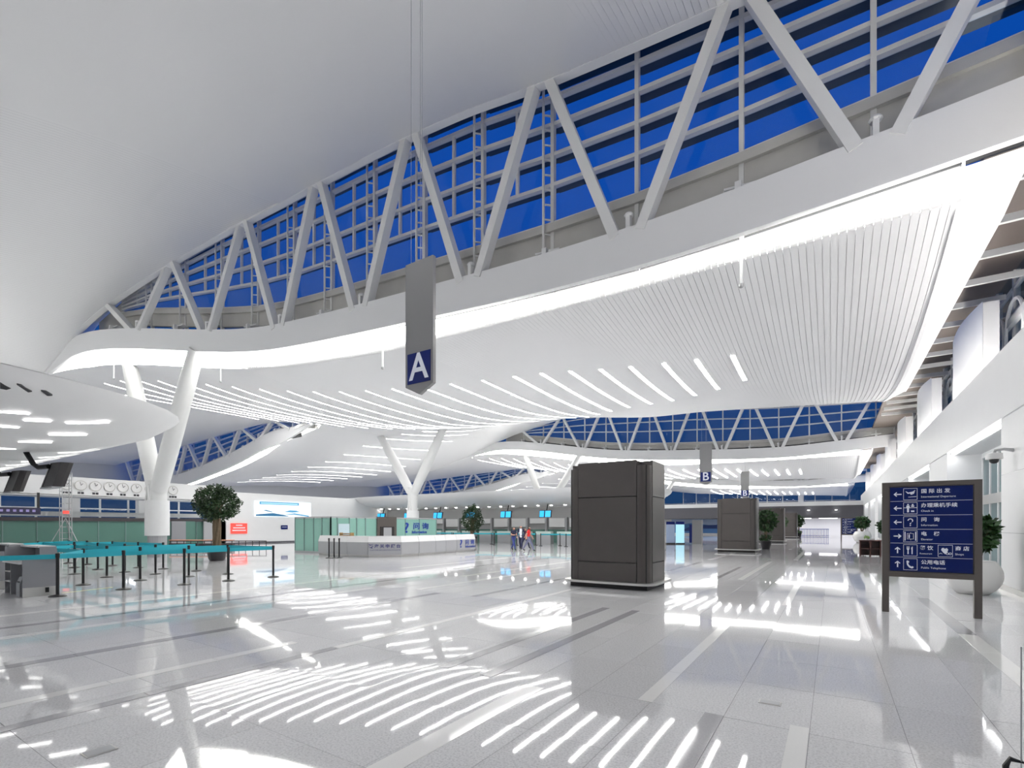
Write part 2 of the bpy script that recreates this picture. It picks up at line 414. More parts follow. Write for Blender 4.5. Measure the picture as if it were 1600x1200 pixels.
# ------------------------------------------------------------------ fascias, coves, clerestories
def fascia(name, xs, yf, zt, h, label):
    g = MB(); rows = []
    for x in xs:
        y, z, hh = yf(x), zt(x), h(x)
        rows.append([(x, y+0.28, z), (x, y, z), (x, y, z-hh), (x, y+0.18, z-hh), (x, y+0.28, z-hh+0.1), (x, y+0.28, z)])
    g.grid(rows); return ST(autosmooth(g.build(name, WHITE), 50), label)
def cove(xs, yf, zl, zt, h, off, label):
    g = MB(); rows = []
    for x in xs:
        y, a, b = yf(x), zl(x), zt(x)-0.12
        rows.append([(x, y+off+0.03, a+0.02), (x, y+off+0.10, a+0.13), (x, y+off+0.0, lerp(a+0.13, b, 0.75)), (x, y+off-0.22, b)])
    g.grid(rows); o = thing('cove_light', None, None, (0, 0, 0)); g.build('diffuser', COVEM, o, smooth=True)
    g = MB(); g.grid([[(x, yf(x)+0.29, zt(x)-0.05), (x, yf(x)+off-0.2, zt(x)-0.05), (x, yf(x)+off+0.06, lerp(zl(x)+0.13, zt(x)-0.12, 0.75)), (x, yf(x)+off+0.17, zl(x)+0.1)] for x in xs]); g.build('housing', WHITE, o)  # unseen lid and back sheet, added to stop light leaking out of the cove
    return tag(o, label, 'cove light', 'cove lights behind the white fascias')
def strip_pane(x0, x1, yf, za0, za1, zb0, zb1, m, name, parent, th=0.02):
    g = MB(); y0, y1 = yf(x0), yf(x1)
    vs = [(x0, y0, za0), (x1, y1, zb0), (x1, y1, zb1), (x0, y0, za1)]
    vs += [(x, y+th, z) for x, y, z in vs]
    g.add(vs, [(0, 1, 2, 3), (7, 6, 5, 4), (0, 4, 5, 1), (1, 5, 6, 2), (2, 6, 7, 3), (3, 7, 4, 0)])
    return g.build(name, m, parent)
ROWS = [0.0, 0.27, 0.48, 0.69, 0.88, 1.0]
def clerestory(name, label, xcols, bots, tops, yf, zlo, zhi, sill, sw=0.27, split=None, glass_off=0.9, louvres=True, rows=ROWS):
    root = struct(name, label)
    gy = lambda x: yf(x)+glass_off
    zl = lambda x: min(zlo(x)+sill, zhi(x)-0.05)
    ztop = lambda x: zhi(x)+0.8*glass_off
    zr = lambda x, w: lerp(zl(x), ztop(x), w)
    # panes, transoms, mullions
    for a, b in zip(xcols[:-1], xcols[1:]):
        if zhi((a+b)/2)-zl((a+b)/2) < 0.25:
            if zhi((a+b)/2)-zlo((a+b)/2) > 0.15: strip_pane(a, b, gy, zlo(a)-0.1, zhi(a)+0.7, zlo(b)-0.1, zhi(b)+0.7, SILLM, 'end_panel', root)
            continue
        for i in range(len(rows)-1):
            cuts = [a, b]
            if split and split[0] < (a+b)/2 < split[1] and i in (1, 2, 3): cuts = [a, (a+b)/2, b]
            for p, q in zip(cuts[:-1], cuts[1:]):
                strip_pane(p, q, gy, zr(p, rows[i]), zr(p, rows[i+1]), zr(q, rows[i]), zr(q, rows[i+1]), GLASS, 'pane', root)
            if len(cuts) == 3:
                MB().beam((cuts[1], gy(cuts[1])-0.03, zr(cuts[1], rows[i])), (cuts[1], gy(cuts[1])-0.03, zr(cuts[1], rows[i+1])), 0.10, 0.10, (0, 1, 0)).build('mullion', FRAMEM, root)
        for i, w in enumerate(rows):
            MB().beam((a, gy(a)-0.05, zr(a, w)), (b, gy(b)-0.05, zr(b, w)), 0.16, 0.11).build('transom', FRAMEM, root)
            if louvres and i > 0:
                lw = crom([-36, -16, -6, 5], [0.10, 0.16, 0.30, 0.34], a)
                MB().beam((a, gy(a)+0.05+lw/2, zr(a, w)+0.02), (b, gy(b)+0.05+lw/2, zr(b, w)+0.02), lw, 0.05).build('louvre', LOUV, root)
    for x in xcols:
        if zhi(x)-zl(x) < 0.2: continue
        MB().beam((x, gy(x)-0.08, zlo(x)+0.1), (x, gy(x)-0.08, ztop(x)), 0.11, 0.16, (0, 1, 0)).build('mullion', FRAMEM, root)
        if split and split[0]-1 < x < split[1]:
            MB().beam((x-0.22, gy(x)-0.3, zlo(x)+0.2), (x-0.22, gy(x)-0.3, ztop(x)-0.2), 0.06, 0.06, (0, 1, 0)).build('ladder_post', FRAMEM, root)
            g = MB()
            zz = zlo(x)+0.5
            while zz < zhi(x)-0.2:
                g.beam((x-0.22, gy(x)-0.3, zz), (x, gy(x)-0.1, zz), 0.04, 0.04); zz += 0.45
            if g.v: g.build('ladder_rungs', FRAMEM, root)
    # sill beam and dark slot below
    for a, b in zip(xcols[:-1], xcols[1:]):
        if zhi(a)-zlo(a) < 0.3: continue
        g = MB()
        g.beam((a, gy(a)-0.12, zl(a)-0.16), (b, gy(b)-0.12, zl(b)-0.16), 0.22, 0.24)
        g.beam((a, gy(a)-0.02, lerp(zl(a)-0.3, zlo(a), 0.3)), (b, gy(b)-0.02, lerp(zl(b)-0.3, zlo(b), 0.3)), 0.2, max(0.12, (zl(a)-zlo(a))*0.5))
        g.build('sill_panel', SILLM, root)
        if zhi(a)-zlo(a) > 0.5: MB().beam((a, gy(a)+0.1, zlo(a)-0.2), (b, gy(b)+0.1, zlo(b)-0.2), 0.06, 1.0).build('slot_backing', DARK, root)
    # struts
    for xb in bots:
        for sgn in (-1, 1):
            xt = [t for t in tops if (t-xb)*sgn > 0]
            if not xt: continue
            xt = min(xt, key=lambda t: abs(t-xb))
            if abs(xt-xb) > 3.4: continue
            pb = Vector((xb+sgn*0.34, yf(xb)+0.12, zlo(xb)-0.15)); pt = Vector((xt-sgn*0.24, yf(xt)+0.12, zhi(xt)+0.1))
            MB().beam(pb, pt, sw, sw*1.15, (0, 1, 0)).build('strut', STEEL, root)
        g = MB(); y = yf(xb)+0.14; z = zlo(xb)
        g.beam((xb, y, z-0.1), (xb, y, z+0.34), 0.11, 0.2, (0, 1, 0)); g.lathe([(0.10, -0.05), (0.13, 0.0), (0.10, 0.05)], 10, (xb, y, z+0.38))
        g.build('node_bracket', STEEL, root)
    for xt in tops:
        y = yf(xt)+0.3; z = zlo(xt)
        if zhi(xt)-z < 0.5: continue
        g = MB(); g.beam((xt, y, z-0.1), (xt, y, z+0.3), 0.14, 0.16, (0, 1, 0)); g.beam((xt-0.35, y+0.1, z+0.22), (xt+0.35, y+0.3, z+0.28), 0.3, 0.05)
        g.build('node_bracket', STEEL, root)
    return root
BOTS = [0.75-5.23*k for k in range(8)]; TOPS = [3.37-5.23*k for k in range(9)]
COLS = sorted([4.7, -41.6]+BOTS+TOPS)
SHADE = {}
XF = frange(-41.5, 4.7, 70)
for n, nm in ((-1, 'A'), (0, 'B'), (1, 'C')):
    k = n+1
    yf = (lambda x, k=k: YA(x)+PER*k)
    hh = lambda x: 1.05*clamp((x+41.5)/5.0)+0.02
    zt = lambda x: min(ftop(x), 99)
    ze = (lambda x, n=n: eedge(x, n))
    fascia('trim_%d' % (10+k), XF, yf, lambda x: min(ftop(x), eedge(x, -1)-0.02), hh, ['deep white fascia curving under the tall clerestory truss', 'white fascia under the second clerestory', 'white fascia under the narrow far clerestory'][k])
    cove(frange(-41.2, XMAX, 60), yf, (lambda x, k=k: zroof(x, YA(x)+PER*k+1.0, k)), zt, hh, 1.0, ['bright cove light between near white fascia and slatted ceiling', 'cove light under the second fascia', 'cove light under the far fascia'][k])
    # upper rim moulding
    g = MB(); rows = []
    for x in frange(-48, 4.7, 70):
        y, z = yf(x), ze(x); rows.append([(x, y-0.05, z+0.12), (x, y-0.05, z-0.03), (x, y+0.22, z-0.03), (x, y+0.22, z+0.12), (x, y+1.1, z+0.95)])
    g.grid(rows); ST(g.build('trim_%d' % (20+k), WHITE), 'thin white rim where a wave ceiling meets its clerestory')
    clerestory('window_%d' % (k+1), ['tall blue-lit clerestory with white V struts over the near hall', 'second clerestory with V struts across the hall', 'narrow far clerestory'][k],
               [c for c in COLS if c > -41.7], BOTS[:7], TOPS[:8], yf, lambda x: min(ftop(x), eedge(x, -1)-0.02), ze, (1.3, 0.9, 0.2)[k], split=(-36, -6) if n == -1 else None,
               louvres=(n == -1), rows=ROWS if n < 1 else [0, 1])
# left-hand clerestories
LB = [-38.6-5.3*k for k in range(7)]; LT = [-36.2-5.3*k for k in range(8)]
LC = sorted(LB+LT)
for k in (0, 1):
    yf = (lambda x, k=k: YL0+PER*k)
    zh = (lambda x, k=k: zroof(x, YL0+PER*k, k))
    zl_ = (lambda x, k=k: zroof(x, YL0+PER*k, k)-dl(x))
    fascia('trim_%d' % (30+k), frange(-76, -35.6, 50), yf, zl_, lambda x: 1.3*clamp((-35.5-x)/5.0)+0.02, ['white fascia under the left-hand clerestory', 'white fascia under the distant left-hand clerestory'][k])
    cove(frange(-76, -36.3, 50), yf, (lambda x, k=k: zroof(x, YL0+PER*k+1.0, k, k)-0.15), zl_, None, 0.95, ['slanting cove light beneath the left-hand clerestory', 'slanting cove light beneath the distant left clerestory'][k])
    clerestory('window_%d' % (5+k), ['left-hand clerestory with V struts above the white partition', 'distant left-hand clerestory behind the branching column'][k], LC, LB, LT, yf, zl_, zh, 0.4, glass_off=0.8, louvres=False)

# ------------------------------------------------------------------ light strips in the ceilings
def hit_roof(u, v, n, lm=None, y0=12.5, y1=60.0):
    r = ray(u, v); prev = None
    y = y0
    while y < y1:
        k = y/r.y; X = r.x*k; Z = EYE+r.z*k
        if -76 < X < 4:
            zz = zroof(X, y, n, lm); d = Z-zz
            if prev is not None and prev[1] < 0 <= d:
                t = prev[1]/(prev[1]-d); yy = lerp(prev[0], y, t); kk = yy/r.y
                return Vector((r.x*kk, yy, zroof(r.x*kk, yy, n, lm)))
            prev = (y, d)
        y += 0.1
    return None
def strip(p, q, n, lm, label, group, w=0.16, wq=None):
    g = MB(); rows = []; N = 26
    for i in range(N+1):
        t = i/N; x = lerp(p[0], q[0], t); y = lerp(p[1], q[1], t); z = zroof(x, y, n, lm)-0.012
        rows.append((x, y, z))
    root = thing('light_strip', label, 'ceiling light', tuple(rows[0]), 0, group); x0, y0, z0 = rows[0]
    g.grid([[(x-x0-w/2, y-y0, z-z0), (x-x0+w/2, y-y0, z-z0)] for x, y, z in rows]); g.build('diffuser', STRIPM, root, fixn=False)
    for s_ in (-1, 1):
        g = MB(); g.grid([[(x-x0+s_*w/2, y-y0, z-z0-0.006), (x-x0+s_*w/2, y-y0, z-z0+0.05), (x-x0+s_*(w/2+0.012), y-y0, z-z0+0.05), (x-x0+s_*(w/2+0.012), y-y0, z-z0-0.006), (x-x0+s_*w/2, y-y0, z-z0-0.006)] for x, y, z in rows]); g.build('side_rail', WHITE, root, fixn=False)
    return root
# first wave: (near end x, depth) -> far depth, continued as a regular family along X
XS = [-2.9, -4.1, -5.25, -6.5, -7.7, -9.0, -10.3, -11.6, -13.2, -14.9, -16.6, -18.3, -20.0, -21.7, -23.4, -25.1, -26.9, -28.7, -30.5, -32.3, -34.1, -35.9, -37.7, -39.5, -41.3]
def near_tau(x): return crom([-44, -38, -24, -12, -3], [2.2, 2.6, 4.2, 5.6, 6.2], x)
def far_tau(x): return crom([-44, -38, -30, -22, -15, -10.3, -6.5, -4.1, -2.9], [13, 15, 18, 19.5, 18.8, 13.6, 12.0, 10.2, 9.1], x)
for n in (-1, 0, 1, 2):
    lab = ['long light strip set in the overhead grey vault', 'long curved light strip set in the bright slatted ceiling', 'light strip in the ceiling beyond the second clerestory', 'small light strip in the last wave ceiling'][n+1]
    for x in XS:
        if n == 2 and x < -20: continue
        if n == -1 and x < -36: continue
        a = YA(x)+PER*n
        if n == -1 and XS.index(x) % 2: continue
        strip((x, a+near_tau(x)), (x, a+far_tau(x)), n, None, lab, 'light strips of wave ceiling %d' % (n+2), 0.16 if x > -12 else (0.115 if x > -20 else 0.09))
strip((-13.6, -1.5), (-13.6, 2.85), -1, None, 'short light strip set apart in the overhead grey vault', 'light strips of wave ceiling 1')
LXS = [-31.0, -34.0, -37.0, -40.2, -43.6, -47, -50.5, -54, -57.5, -61, -64.5, -68]
for k in (-1, 0, 1):  # first row lies out of view, added as fill for the left ceiling
    for x in LXS:
        y0 = YL0+PER*k+crom([-68, -54, -40, -31], [11, 10, 9.0, 8.0], x); y1 = YL0+PER*k+crom([-68, -54, -40, -31], [24, 23, 20, 17.5], x)
        strip((x, y0), (x, y1), k, k, ['curved light strip in the ceiling behind the branching column', 'distant curved light strip beyond the check-in canopy', 'light strip in the ceiling wave above the near check-in canopy'][k], 'light strips of left wave ceiling %d' % (k+2))

# ------------------------------------------------------------------ floor
fl = MB().bx(-80, 9, -32, 125, -0.3, -0.003).build('floor', GRANJ); ST(fl, 'polished pale granite floor with dark and white inlay stripes')
tile_me = None; cand = []
for i in range(-60, 8):
    for j in range(-6, 40):
        x0 = -0.81+0.655*i; y0 = 4.7+1.18*j; cx, cy = x0+0.3275, y0+0.59
        dep = -sn*cx+cs*cy; lat = cs*cx+sn*cy
        if dep < 2.4 or abs(lat) > dep*1.10+0.5 or cx > 3.3: continue
        cand.append((math.hypot(cx, cy), cx, cy))
cand.sort()
for d, cx, cy in cand[:300]:
    if tile_me is None:
        o = MB().bx(-0.3255, 0.3255, -0.588, 0.588, -0.012, 0.0).build('tile', GRAN, fl); tile_me = o.data
    else:
        o = bpy.data.objects.new('tile', tile_me); COL.objects.link(o); o.parent = fl
    o.location = (cx, cy, -0.0012); o.rotation_euler = (random.gauss(0, 0.0008), random.gauss(0, 0.0011), 0)
def inlay(x0, x1, y0, y1, m, name):
    n = max(1, round((y1-y0)/1.18))
    for i in range(n):
        a, b = lerp(y0, y1, i/n), lerp(y0, y1, (i+1)/n)
        o = MB().bx(x0, x1, a+0.002, b-0.002, -0.006, 0.0016).build(name, m, fl)
for x0, x1, y0, y1, c in [(-1.59, -1.45, 4.7, 9.1, 1), (-0.97, -0.81, 1.2, 4.72, 0), (-0.30, -0.16, 1.2, 4.82, 1), (1.66, 1.88, 5.0, 10.3, 1), (1.66, 1.88, 10.3, 14.9, 0),
                          (-3.99, -3.83, 4.5, 9.6, 0), (-3.36, -3.2, 4.5, 9.6, 0), (-5.87, -5.72, -1.2, 4.4, 0), (-2.74, -2.52, 1.2, 4.5, 1), (-6.65, -6.48, -1.2, 4.3, 1),
                          (-5.87, -5.72, 4.42, 12.3, 1), (-8.42, -8.22, -1.2, 5.8, 0), (-8.42, -8.22, 5.82, 9.4, 0), (-10.6, -10.4, -1, 9.2, 1), (-11.6, -11.4, 0, 12, 0), (-13.2, -13.0, 2, 14, 1),
                          (-7.3, -7.12, 9.4, 17, 0), (-9.3, -9.12, 9.6, 18, 1), (-3.2, -3.05, 16, 22, 0), (-2.5, -2.35, 17, 26, 1), (-0.9, -0.75, 12, 19, 1), (0.3, 0.46, 17, 27, 1), (-5.2, -5.0, 17, 24, 0),
                          (-8.2, -8.0, 19, 30, 0), (-10.5, -10.3, 13, 26, 1), (-12.5, -12.3, 15, 28, 0), (-1.6, -1.4, 28, 38, 1), (-5.2, -5.0, 26, 33, 1), (0.4, 0.6, 30, 44, 1), (-2.6, -2.4, 40, 60, 1), (-14.5, -14.3, 14, 24, 1)]:
    inlay(x0, x1, y0, y1, TWHITE if c else TDARK, 'white_inlay' if c else 'dark_inlay')
for (u, v, w, d) in ((1203, 1098, 0.19, 0.12), (155, 1174, 0.14, 0.19)):
    p = ground(u, v); g = thing('floor_socket_cover', 'brushed metal floor socket cover beside the white inlay stripe' if u > 800 else 'brushed metal floor socket cover lying on plain pale tiles', 'floor socket', (p.x, p.y, 0))
    MB().bx(-w/2, w/2, -d/2, d/2, 0.0, 0.005).build('frame', SILVER, g); MB().bx(-w/2+0.012, w/2-0.012, -d/2+0.012, d/2-0.012, 0.004, 0.007).build('lid', CNT, g)

# ------------------------------------------------------------------ right-hand wall
wr = struct('wall_right', 'white right-hand wall with piers, recessed doors and band')
MB().bx(3.8, 5.6, -31, 95, 4.57, 6.4).build('band', PANEL, wr)
PIERS = [(14.2-11.7*2, 18.4-11.7*2), (14.2-11.7, 18.4-11.7), (14.2, 18.4), (25.9, 30.2), (37.7, 41.9), (49.4, 53.6), (61.1, 65.3), (72.8, 77), (84.5, 95)]
for a, b in PIERS:
    MB().bx(3.84, 5.4, a, b, 0.12, 4.57).build('pier', PANEL, wr)
    MB().bx(3.80, 5.3, a-0.03, b+0.03, 0, 0.12).build('skirting', SILVER, wr)
    for z in (1.5, 3.05):
        MB().bx(3.836, 3.842, a, b, z, z+0.012).build('panel_joint', CNT, wr)
dn = 0
for (a, b) in zip([p[1] for p in PIERS[:-1]], [p[0] for p in PIERS[1:]]):
    if a < 5: continue
    dn += 1
    MB().bx(3.95, 5.6, a, b, 4.46, 4.57).build('soffit', WHITE, wr)
    led = tag(MB().bx(3.92, 4.0, a+0.1, b-0.1, 4.44, 4.465).build('soffit_light', LEDM), 'slim white light line in the soffit over the recessed doors', 'soffit light', 'soffit lines over the doors')
    dr = struct('door_%d' % dn, 'glazed sliding doors recessed between white piers')
    MB().bx(4.86, 5.0, a, b, 2.5, 2.85).build('header', SILVER, dr); MB().bx(4.86, 4.98, a, b, 4.28, 4.46).build('head_beam', WHITE, dr)
    MB().bx(4.8, 4.87, (a+b)/2-0.12, (a+b)/2+0.12, 2.62, 2.7).build('door_sensor', BLACK, dr)
    nn = 7
    for i in range(nn+1):
        y = lerp(a, b, i/nn); MB().bx(4.87, 4.97, y-0.045, y+0.045, 0, 4.3).build('door_post', STEEL, dr)
    for i in range(nn):
        y0, y1 = lerp(a, b, i/nn)+0.05, lerp(a, b, (i+1)/nn)-0.05
        MB().bx(4.91, 4.93, y0, y1, 0.02, 2.5).build('pane', DGLASS, dr); MB().bx(4.91, 4.93, y0, y1, 2.85, 4.28).build('pane', DGLASS, dr)
# vestibule behind the doors
MB().bx(8.2, 8.3, -31, 95, 0, 4.6).build('vestibule_wall', mat('vestibule_grey', (0.42, 0.47, 0.48), 0.5), wr)
UP = [(1.6, 6.2), (12.3, 17.0), (22.7, 27.6), (33.0, 38.0), (43.6, 48.6), (54.2, 59), (64.8, 69.6), (75.4, 80.2), (86, 91)]
for i, (a, b) in enumerate(UP):
    g = MB(); rows = []
    for t in frange(0, 1, 10):
        y = lerp(a, b, t); x = 4.28-0.16*math.sin(PI*t); rows.append([(x, y, 6.3), (x, y, 9.3+0.12*t)])
    g.grid(rows); g.build('upper_pier', PANEL, wr, smooth=True); MB().bx(4.29, 4.7, a, b, 6.35, 9.25).build('upper_pier_core', PANEL, wr)
for a, b in zip([-31]+[q[1] for q in UP], [q[0] for q in UP]+[95]):
    if b < 0: continue
    tag(MB().bx(3.9, 4.02, max(a, -20)-2.3, b+2.3, 6.401, 6.46).build('ledge_uplight', UPM), 'linear uplight lying on the ledge of the white band between piers', 'uplight', 'uplights on the band ledge')
# upper glazed facade with arched steel frames
wf = struct('window_8', 'upper glazed facade with arched steel frames above the white band')
yy = 9.0; i = 0
while yy < 95:
    MB().bx(5.3, 5.48, yy-0.09, yy+0.09, 6.4, 10.6).build('mullion', FRAMEM, wf)
    MB().bx(5.36, 5.4, yy+0.1, yy+2.05, 6.4, 10.6).build('pane', GLASS, wf)
    for z in (7.3, 8.2, 9.1, 10.0): MB().bx(5.3, 5.42, yy, yy+2.14, z-0.05, z+0.05).build('transom', FRAMEM, wf)
    if yy < 48:
        pts = [(5.1, yy+0.12, 6.4), (5.1, yy+0.12, 8.3)]+[(5.1, yy+1.07-0.95*math.cos(a), 8.3+0.95*math.sin(a)) for a in frange(0.2, PI-0.2, 9)]+[(5.1, yy+2.02, 8.3), (5.1, yy+2.02, 6.4)]
        MB().tube(pts, 0.055, 6).build('arch_rib', STEEL, wf)
    yy += 2.14; i += 1
MB().bx(5.1, 5.25, 9, 60, 8.55, 8.8).build('rail_beam', STEEL, wf); MB().bx(4.7, 4.85, 9, 60, 7.0, 7.2).build('rail_beam', STEEL, wf)
ST(MB().bx(3.1, 10.5, -31, 95, 10.6, 10.8).build('trim_40', SOFF), 'brown eave soffit outside the upper facade')
for y in frange(10, 46, 17): MB().bx(3.1, 5.3, y-0.06, y+0.06, 9.9, 10.1).build('outrigger', FRAMEM, wf)
ST(MB().bx(3.1, 8.4, -31.2, -31.0, 0, 14).build('wall_back', PANEL))
MB().bx(-80, 3.1, -31.2, -31.0, 0, 14).build('back_panel', PANEL, bpy.data.objects['wall_back'])

# ------------------------------------------------------------------ far end
we = struct('wall_far', 'far end wall with dark bulkhead and white lower wall')
MB().bx(-14, 3.84, 95.0, 95.3, 0, 2.9).build('lower_wall', PANEL, we)
MB().bx(-30, 3.84, 88, 95.2, 2.85, 4.7).build('bulkhead', DGREY, we); MB().bx(-30, 3.84, 87.9, 95.2, 4.7, 5.35).build('ledge', WHITE, we)
MB().bx(-76, 9, 122, 122.3, 0, 5.0).build('end_base', PANEL, we)
MB().bx(-76, -14, 95.0, 95.3, 0, 4.7).build('lower_wall', PANEL, we)
for sx, sy in ((-3.0, 87.6), (0.5, 87.6)): tag(MB().lathe([(0.16, 0.0), (0.16, 0.03)], 12, (sx, sy, 4.0)).build('spot_lens', DOWNM, we), None)
for X in (-11, -7.5, -4, -0.5, 2.6): tag(MB().bx(X-1.2, X+1.2, 90.2, 92.8, 2.80, 2.85).build('added_panel_light', PLM), 'square light panel added under the dark far bulkhead to brighten the end wall', 'panel light', 'added panel lights under the bulkhead')  # added lamps that brighten the end wall below the bulkhead
wn = struct('window_9', 'end wall windows under the last ceiling wave')
x = -30.0
while x < 3.5:
    MB().bx(x, x+2.9, 121.9, 121.95, 5.0, 9.5).build('pane', GLASS, wn); MB().bx(x-0.08, x+0.08, 121.75, 121.95, 5.0, 9.5).build('mullion', FRAMEM, wn); x += 3.0
MB().bx(-76, 4, 121.78, 121.92, 6.9, 7.0).build('transom', FRAMEM, wn)
for X in (-5.5,): MB().bx(X-0.5, X+0.5, 120, 121, 0, 10).build('end_column', PANEL, we)
mur = thing('dolphin_mural', 'large pale blue sea mural with a leaping dark dolphin on the end wall', 'mural', (-17.5, 94.9, 0))
MB().bx(-8, 8, -0.06, 0.05, 0.3, 2.85).build('backing_board', MURL, mur)
MB().prism([(-8, 0.3), (8, 0.3), (8, 1.3), (5, 1.5), (2, 1.9), (-1, 1.7), (-4, 2.2), (-6, 1.9), (-8, 2.3)], lambda a, b, t: (a, -0.07+t, b), 0, 0.012).build('sea_shape', MURB, mur)
MB().prism([(-6.5, 0.6), (-5, 1.3), (-2.5, 1.75), (0, 1.8), (0.4, 2.15), (0.9, 1.7), (2.5, 1.3), (4.2, 0.6), (2.6, 0.9), (0.8, 1.1), (0.6, 0.5), (0, 1.15), (-2.5, 1.1), (-4.6, 0.7)], lambda a, b, t: (a, -0.09+t, b), 0, 0.012).build('dolphin_shape', MURD, mur)
rl = thing('blue_railing', 'pale blue barred railing before the far white wall', 'railing', (-2.6, 90, 0))
for xx in frange(-2.1, 2.1, 20): MB().tube([(xx, 0, 0), (xx, 0, 1.1)], 0.035, 6).build('baluster', LETTB, rl)
MB().beam((-2.2, 0, 1.12), (2.2, 0, 1.12), 0.09, 0.09).build('top_rail', LETTB, rl); MB().beam((-2.2, 0, 0.12), (2.2, 0, 0.12), 0.06, 0.06).build('bottom_rail', LETTB, rl)

# ------------------------------------------------------------------ left side of the hall
wl = struct('wall_left', 'white left-hand partition with clock bulkhead, window band and green glazing')
MB().bx(-46.3, -46.0, 22.6, 95, 0, 4.75).build('partition', PANEL, wl); MB().bx(-46.0, -45.96, 22.6, 95, 0, 0.14).build('skirting', DGREY, wl)
MB().bx(-46.4, -46.0, -8, 22.6, 3.85, 5.2).build('clock_bulkhead', PANEL, wl); MB().bx(-49, -46.0, -8, 22.6, 3.8, 3.9).build('bulkhead_soffit', PANEL, wl)
MB().bx(-46.35, -46.02, -8, 22.6, 2.02, 2.28).build('dark_band', mat('dark_brown_band', (0.05, 0.04, 0.045), 0.4), wl)
MB().bx(-49.2, -49.0, -8, 22.6, 2.4, 2.75).build('white_rail', WHITE, wl)
y = -8.0
while y < 22.4:
    MB().bx(-46.18, -46.15, y+0.03, y+1.67, 0.1, 2.02).build('glass_panel', GREEND, wl); MB().bx(-46.2, -46.1, y-0.03, y+0.03, 0, 2.02).build('glass_post', GREENS, wl); y += 1.7
wo = struct('window_10', 'night-blue window band beyond the left glazing')
y = -8.0; i = 0
while y < 24:
    MB().bx(-52.05, -52.0, y+0.06, y+1.94, 0, 4.2).build('pane', GLASS, wo); MB().bx(-52.1, -51.95, y-0.06, y+0.06, 0, 4.2).build('mullion', WHITE, wo)
    y += 2.0; i += 1
for z in (3.1, 2.3): MB().bx(-52.1, -51.9, -8, 24, z-0.05, z+0.05).build('transom', WHITE, wo)
for y in (8.2, 13.9, 18.8): MB().bx(-51.5, -50.8, y-0.45, y+0.45, 0, 4.2).build('pier', PANEL, wl)
MB().bx(-76.2, -76.0, -31, 122, 5.2, 12).build('outer_wall', mat('outer_wall_grey', (0.6, 0.61, 0.63), 0.6), wl)
# clocks
for i, u in enumerate((104, 126, 149, 171, 192, 213, 234, 254, 270)):
    p = atX(u, 757+0.062*(u-104), -46.0)
    c = thing('wall_clock', 'white round world clock with dark caption on the bulkhead', 'clock', (-45.99, p.y, 4.62), 0, 'world clocks on the bulkhead')
    g = MB(); vs = [(0.34*math.cos(t), 0.34*math.sin(t)) for t in frange(0, 2*PI*23/24, 23)]
    g.prism(vs, lambda a, b, t: (t, a, b), 0, 0.06); dial = g.build('dial', DESKW, c)
    ring = MB(); ring.tube([(0.05, 0.34*math.cos(t), 0.34*math.sin(t)) for t in frange(0, 2*PI, 24)], 0.03, 6, False); ring.build('rim', SILVER, c)
    h = MB(); h.beam((0.07, 0, 0), (0.07, 0.12, 0.14), 0.02, 0.03); h.build('hour_hand', INK, dial); h = MB(); h.beam((0.07, 0, 0), (0.07, -0.06, 0.26), 0.02, 0.02); h.build('minute_hand', INK, dial)
    g = MB(); k = 3 if i in (0, 6, 8) else 2
    for j in range(k): g.bx(0, 0.01, (j-k/2)*0.2+0.02, (j-k/2)*0.2+0.18, -0.62, -0.47)
    g.build('caption', INK, c)
# lightbox on the partition
lb = thing('lightbox_display', 'wide glowing lightbox picture of a white terminal above blue water', 'lightbox', (-45.98, 28.9, 2.55))
MB().bx(0, 0.10, -3.0, 3.0, 0, 1.5).build('screen', LCDW, lb)
def LBP(pts, m, nm, t): MB().prism(pts, lambda a, b, k: (k, a, b), t, t+0.006).build(nm, m, lb)
LBP([(-2.55, 1.18), (1.6, 1.18), (1.6, 1.45), (-2.55, 1.45)], LCDB, 'terminal_shape', 0.10)
LBP([(-2.4, 1.24), (1.45, 1.24), (1.45, 1.36), (-2.4, 1.36)], LCDL, 'terminal_glow', 0.107)
LBP([(-2.9, 0.06), (-2.9, 0.2), (-1.2, 0.36), (-0.2, 0.22), (0.6, 0.05)], LCDD, 'wave_shape', 0.10)
LBP([(-0.3, 0.2), (1.1, 0.38), (2.8, 0.16), (2.7, 0.05), (1.0, 0.25)], LCDB, 'wave_shape', 0.104)
LBP([(0.0, 0.5), (0.6, 0.68), (1.3, 0.66), (1.7, 0.52), (0.9, 0.46)], LCDB, 'hill_shape', 0.10)
LBP([(-2.2, 0.62), (-1.9, 0.66), (-1.2, 0.46), (-1.3, 0.42)], LCDD, 'ridge_shape', 0.10)
# red notice and blue plate
p = atX(373, 827, -46.0); q = thing('red_notice', 'red backlit notice board with white lines beside the round tree', 'notice', (-45.98, p.y, 0.95))
MB().bx(0, 0.06, -0.75, 0.75, 0, 0.95).build('face', REDS, q)
for z, w in ((0.72, 0.3), (0.48, 0.55), (0.24, 0.62)): MB().bx(0.06, 0.066, -w, w, z, z+0.1).build('text_line', SIGNW, q)
p = atX(444, 824, -46.0); q = thing('blue_plate', 'small dark blue wayfinding plate on the white partition', 'sign', (-45.98, p.y, 1.32)); MB().bx(0, 0.04, -0.35, 0.35, 0, 0.4).build('plate', BLUEB, q); MB().bx(0.04, 0.044, -0.25, 0.25, 0.2, 0.24).build('text_line', SIGNW, q)
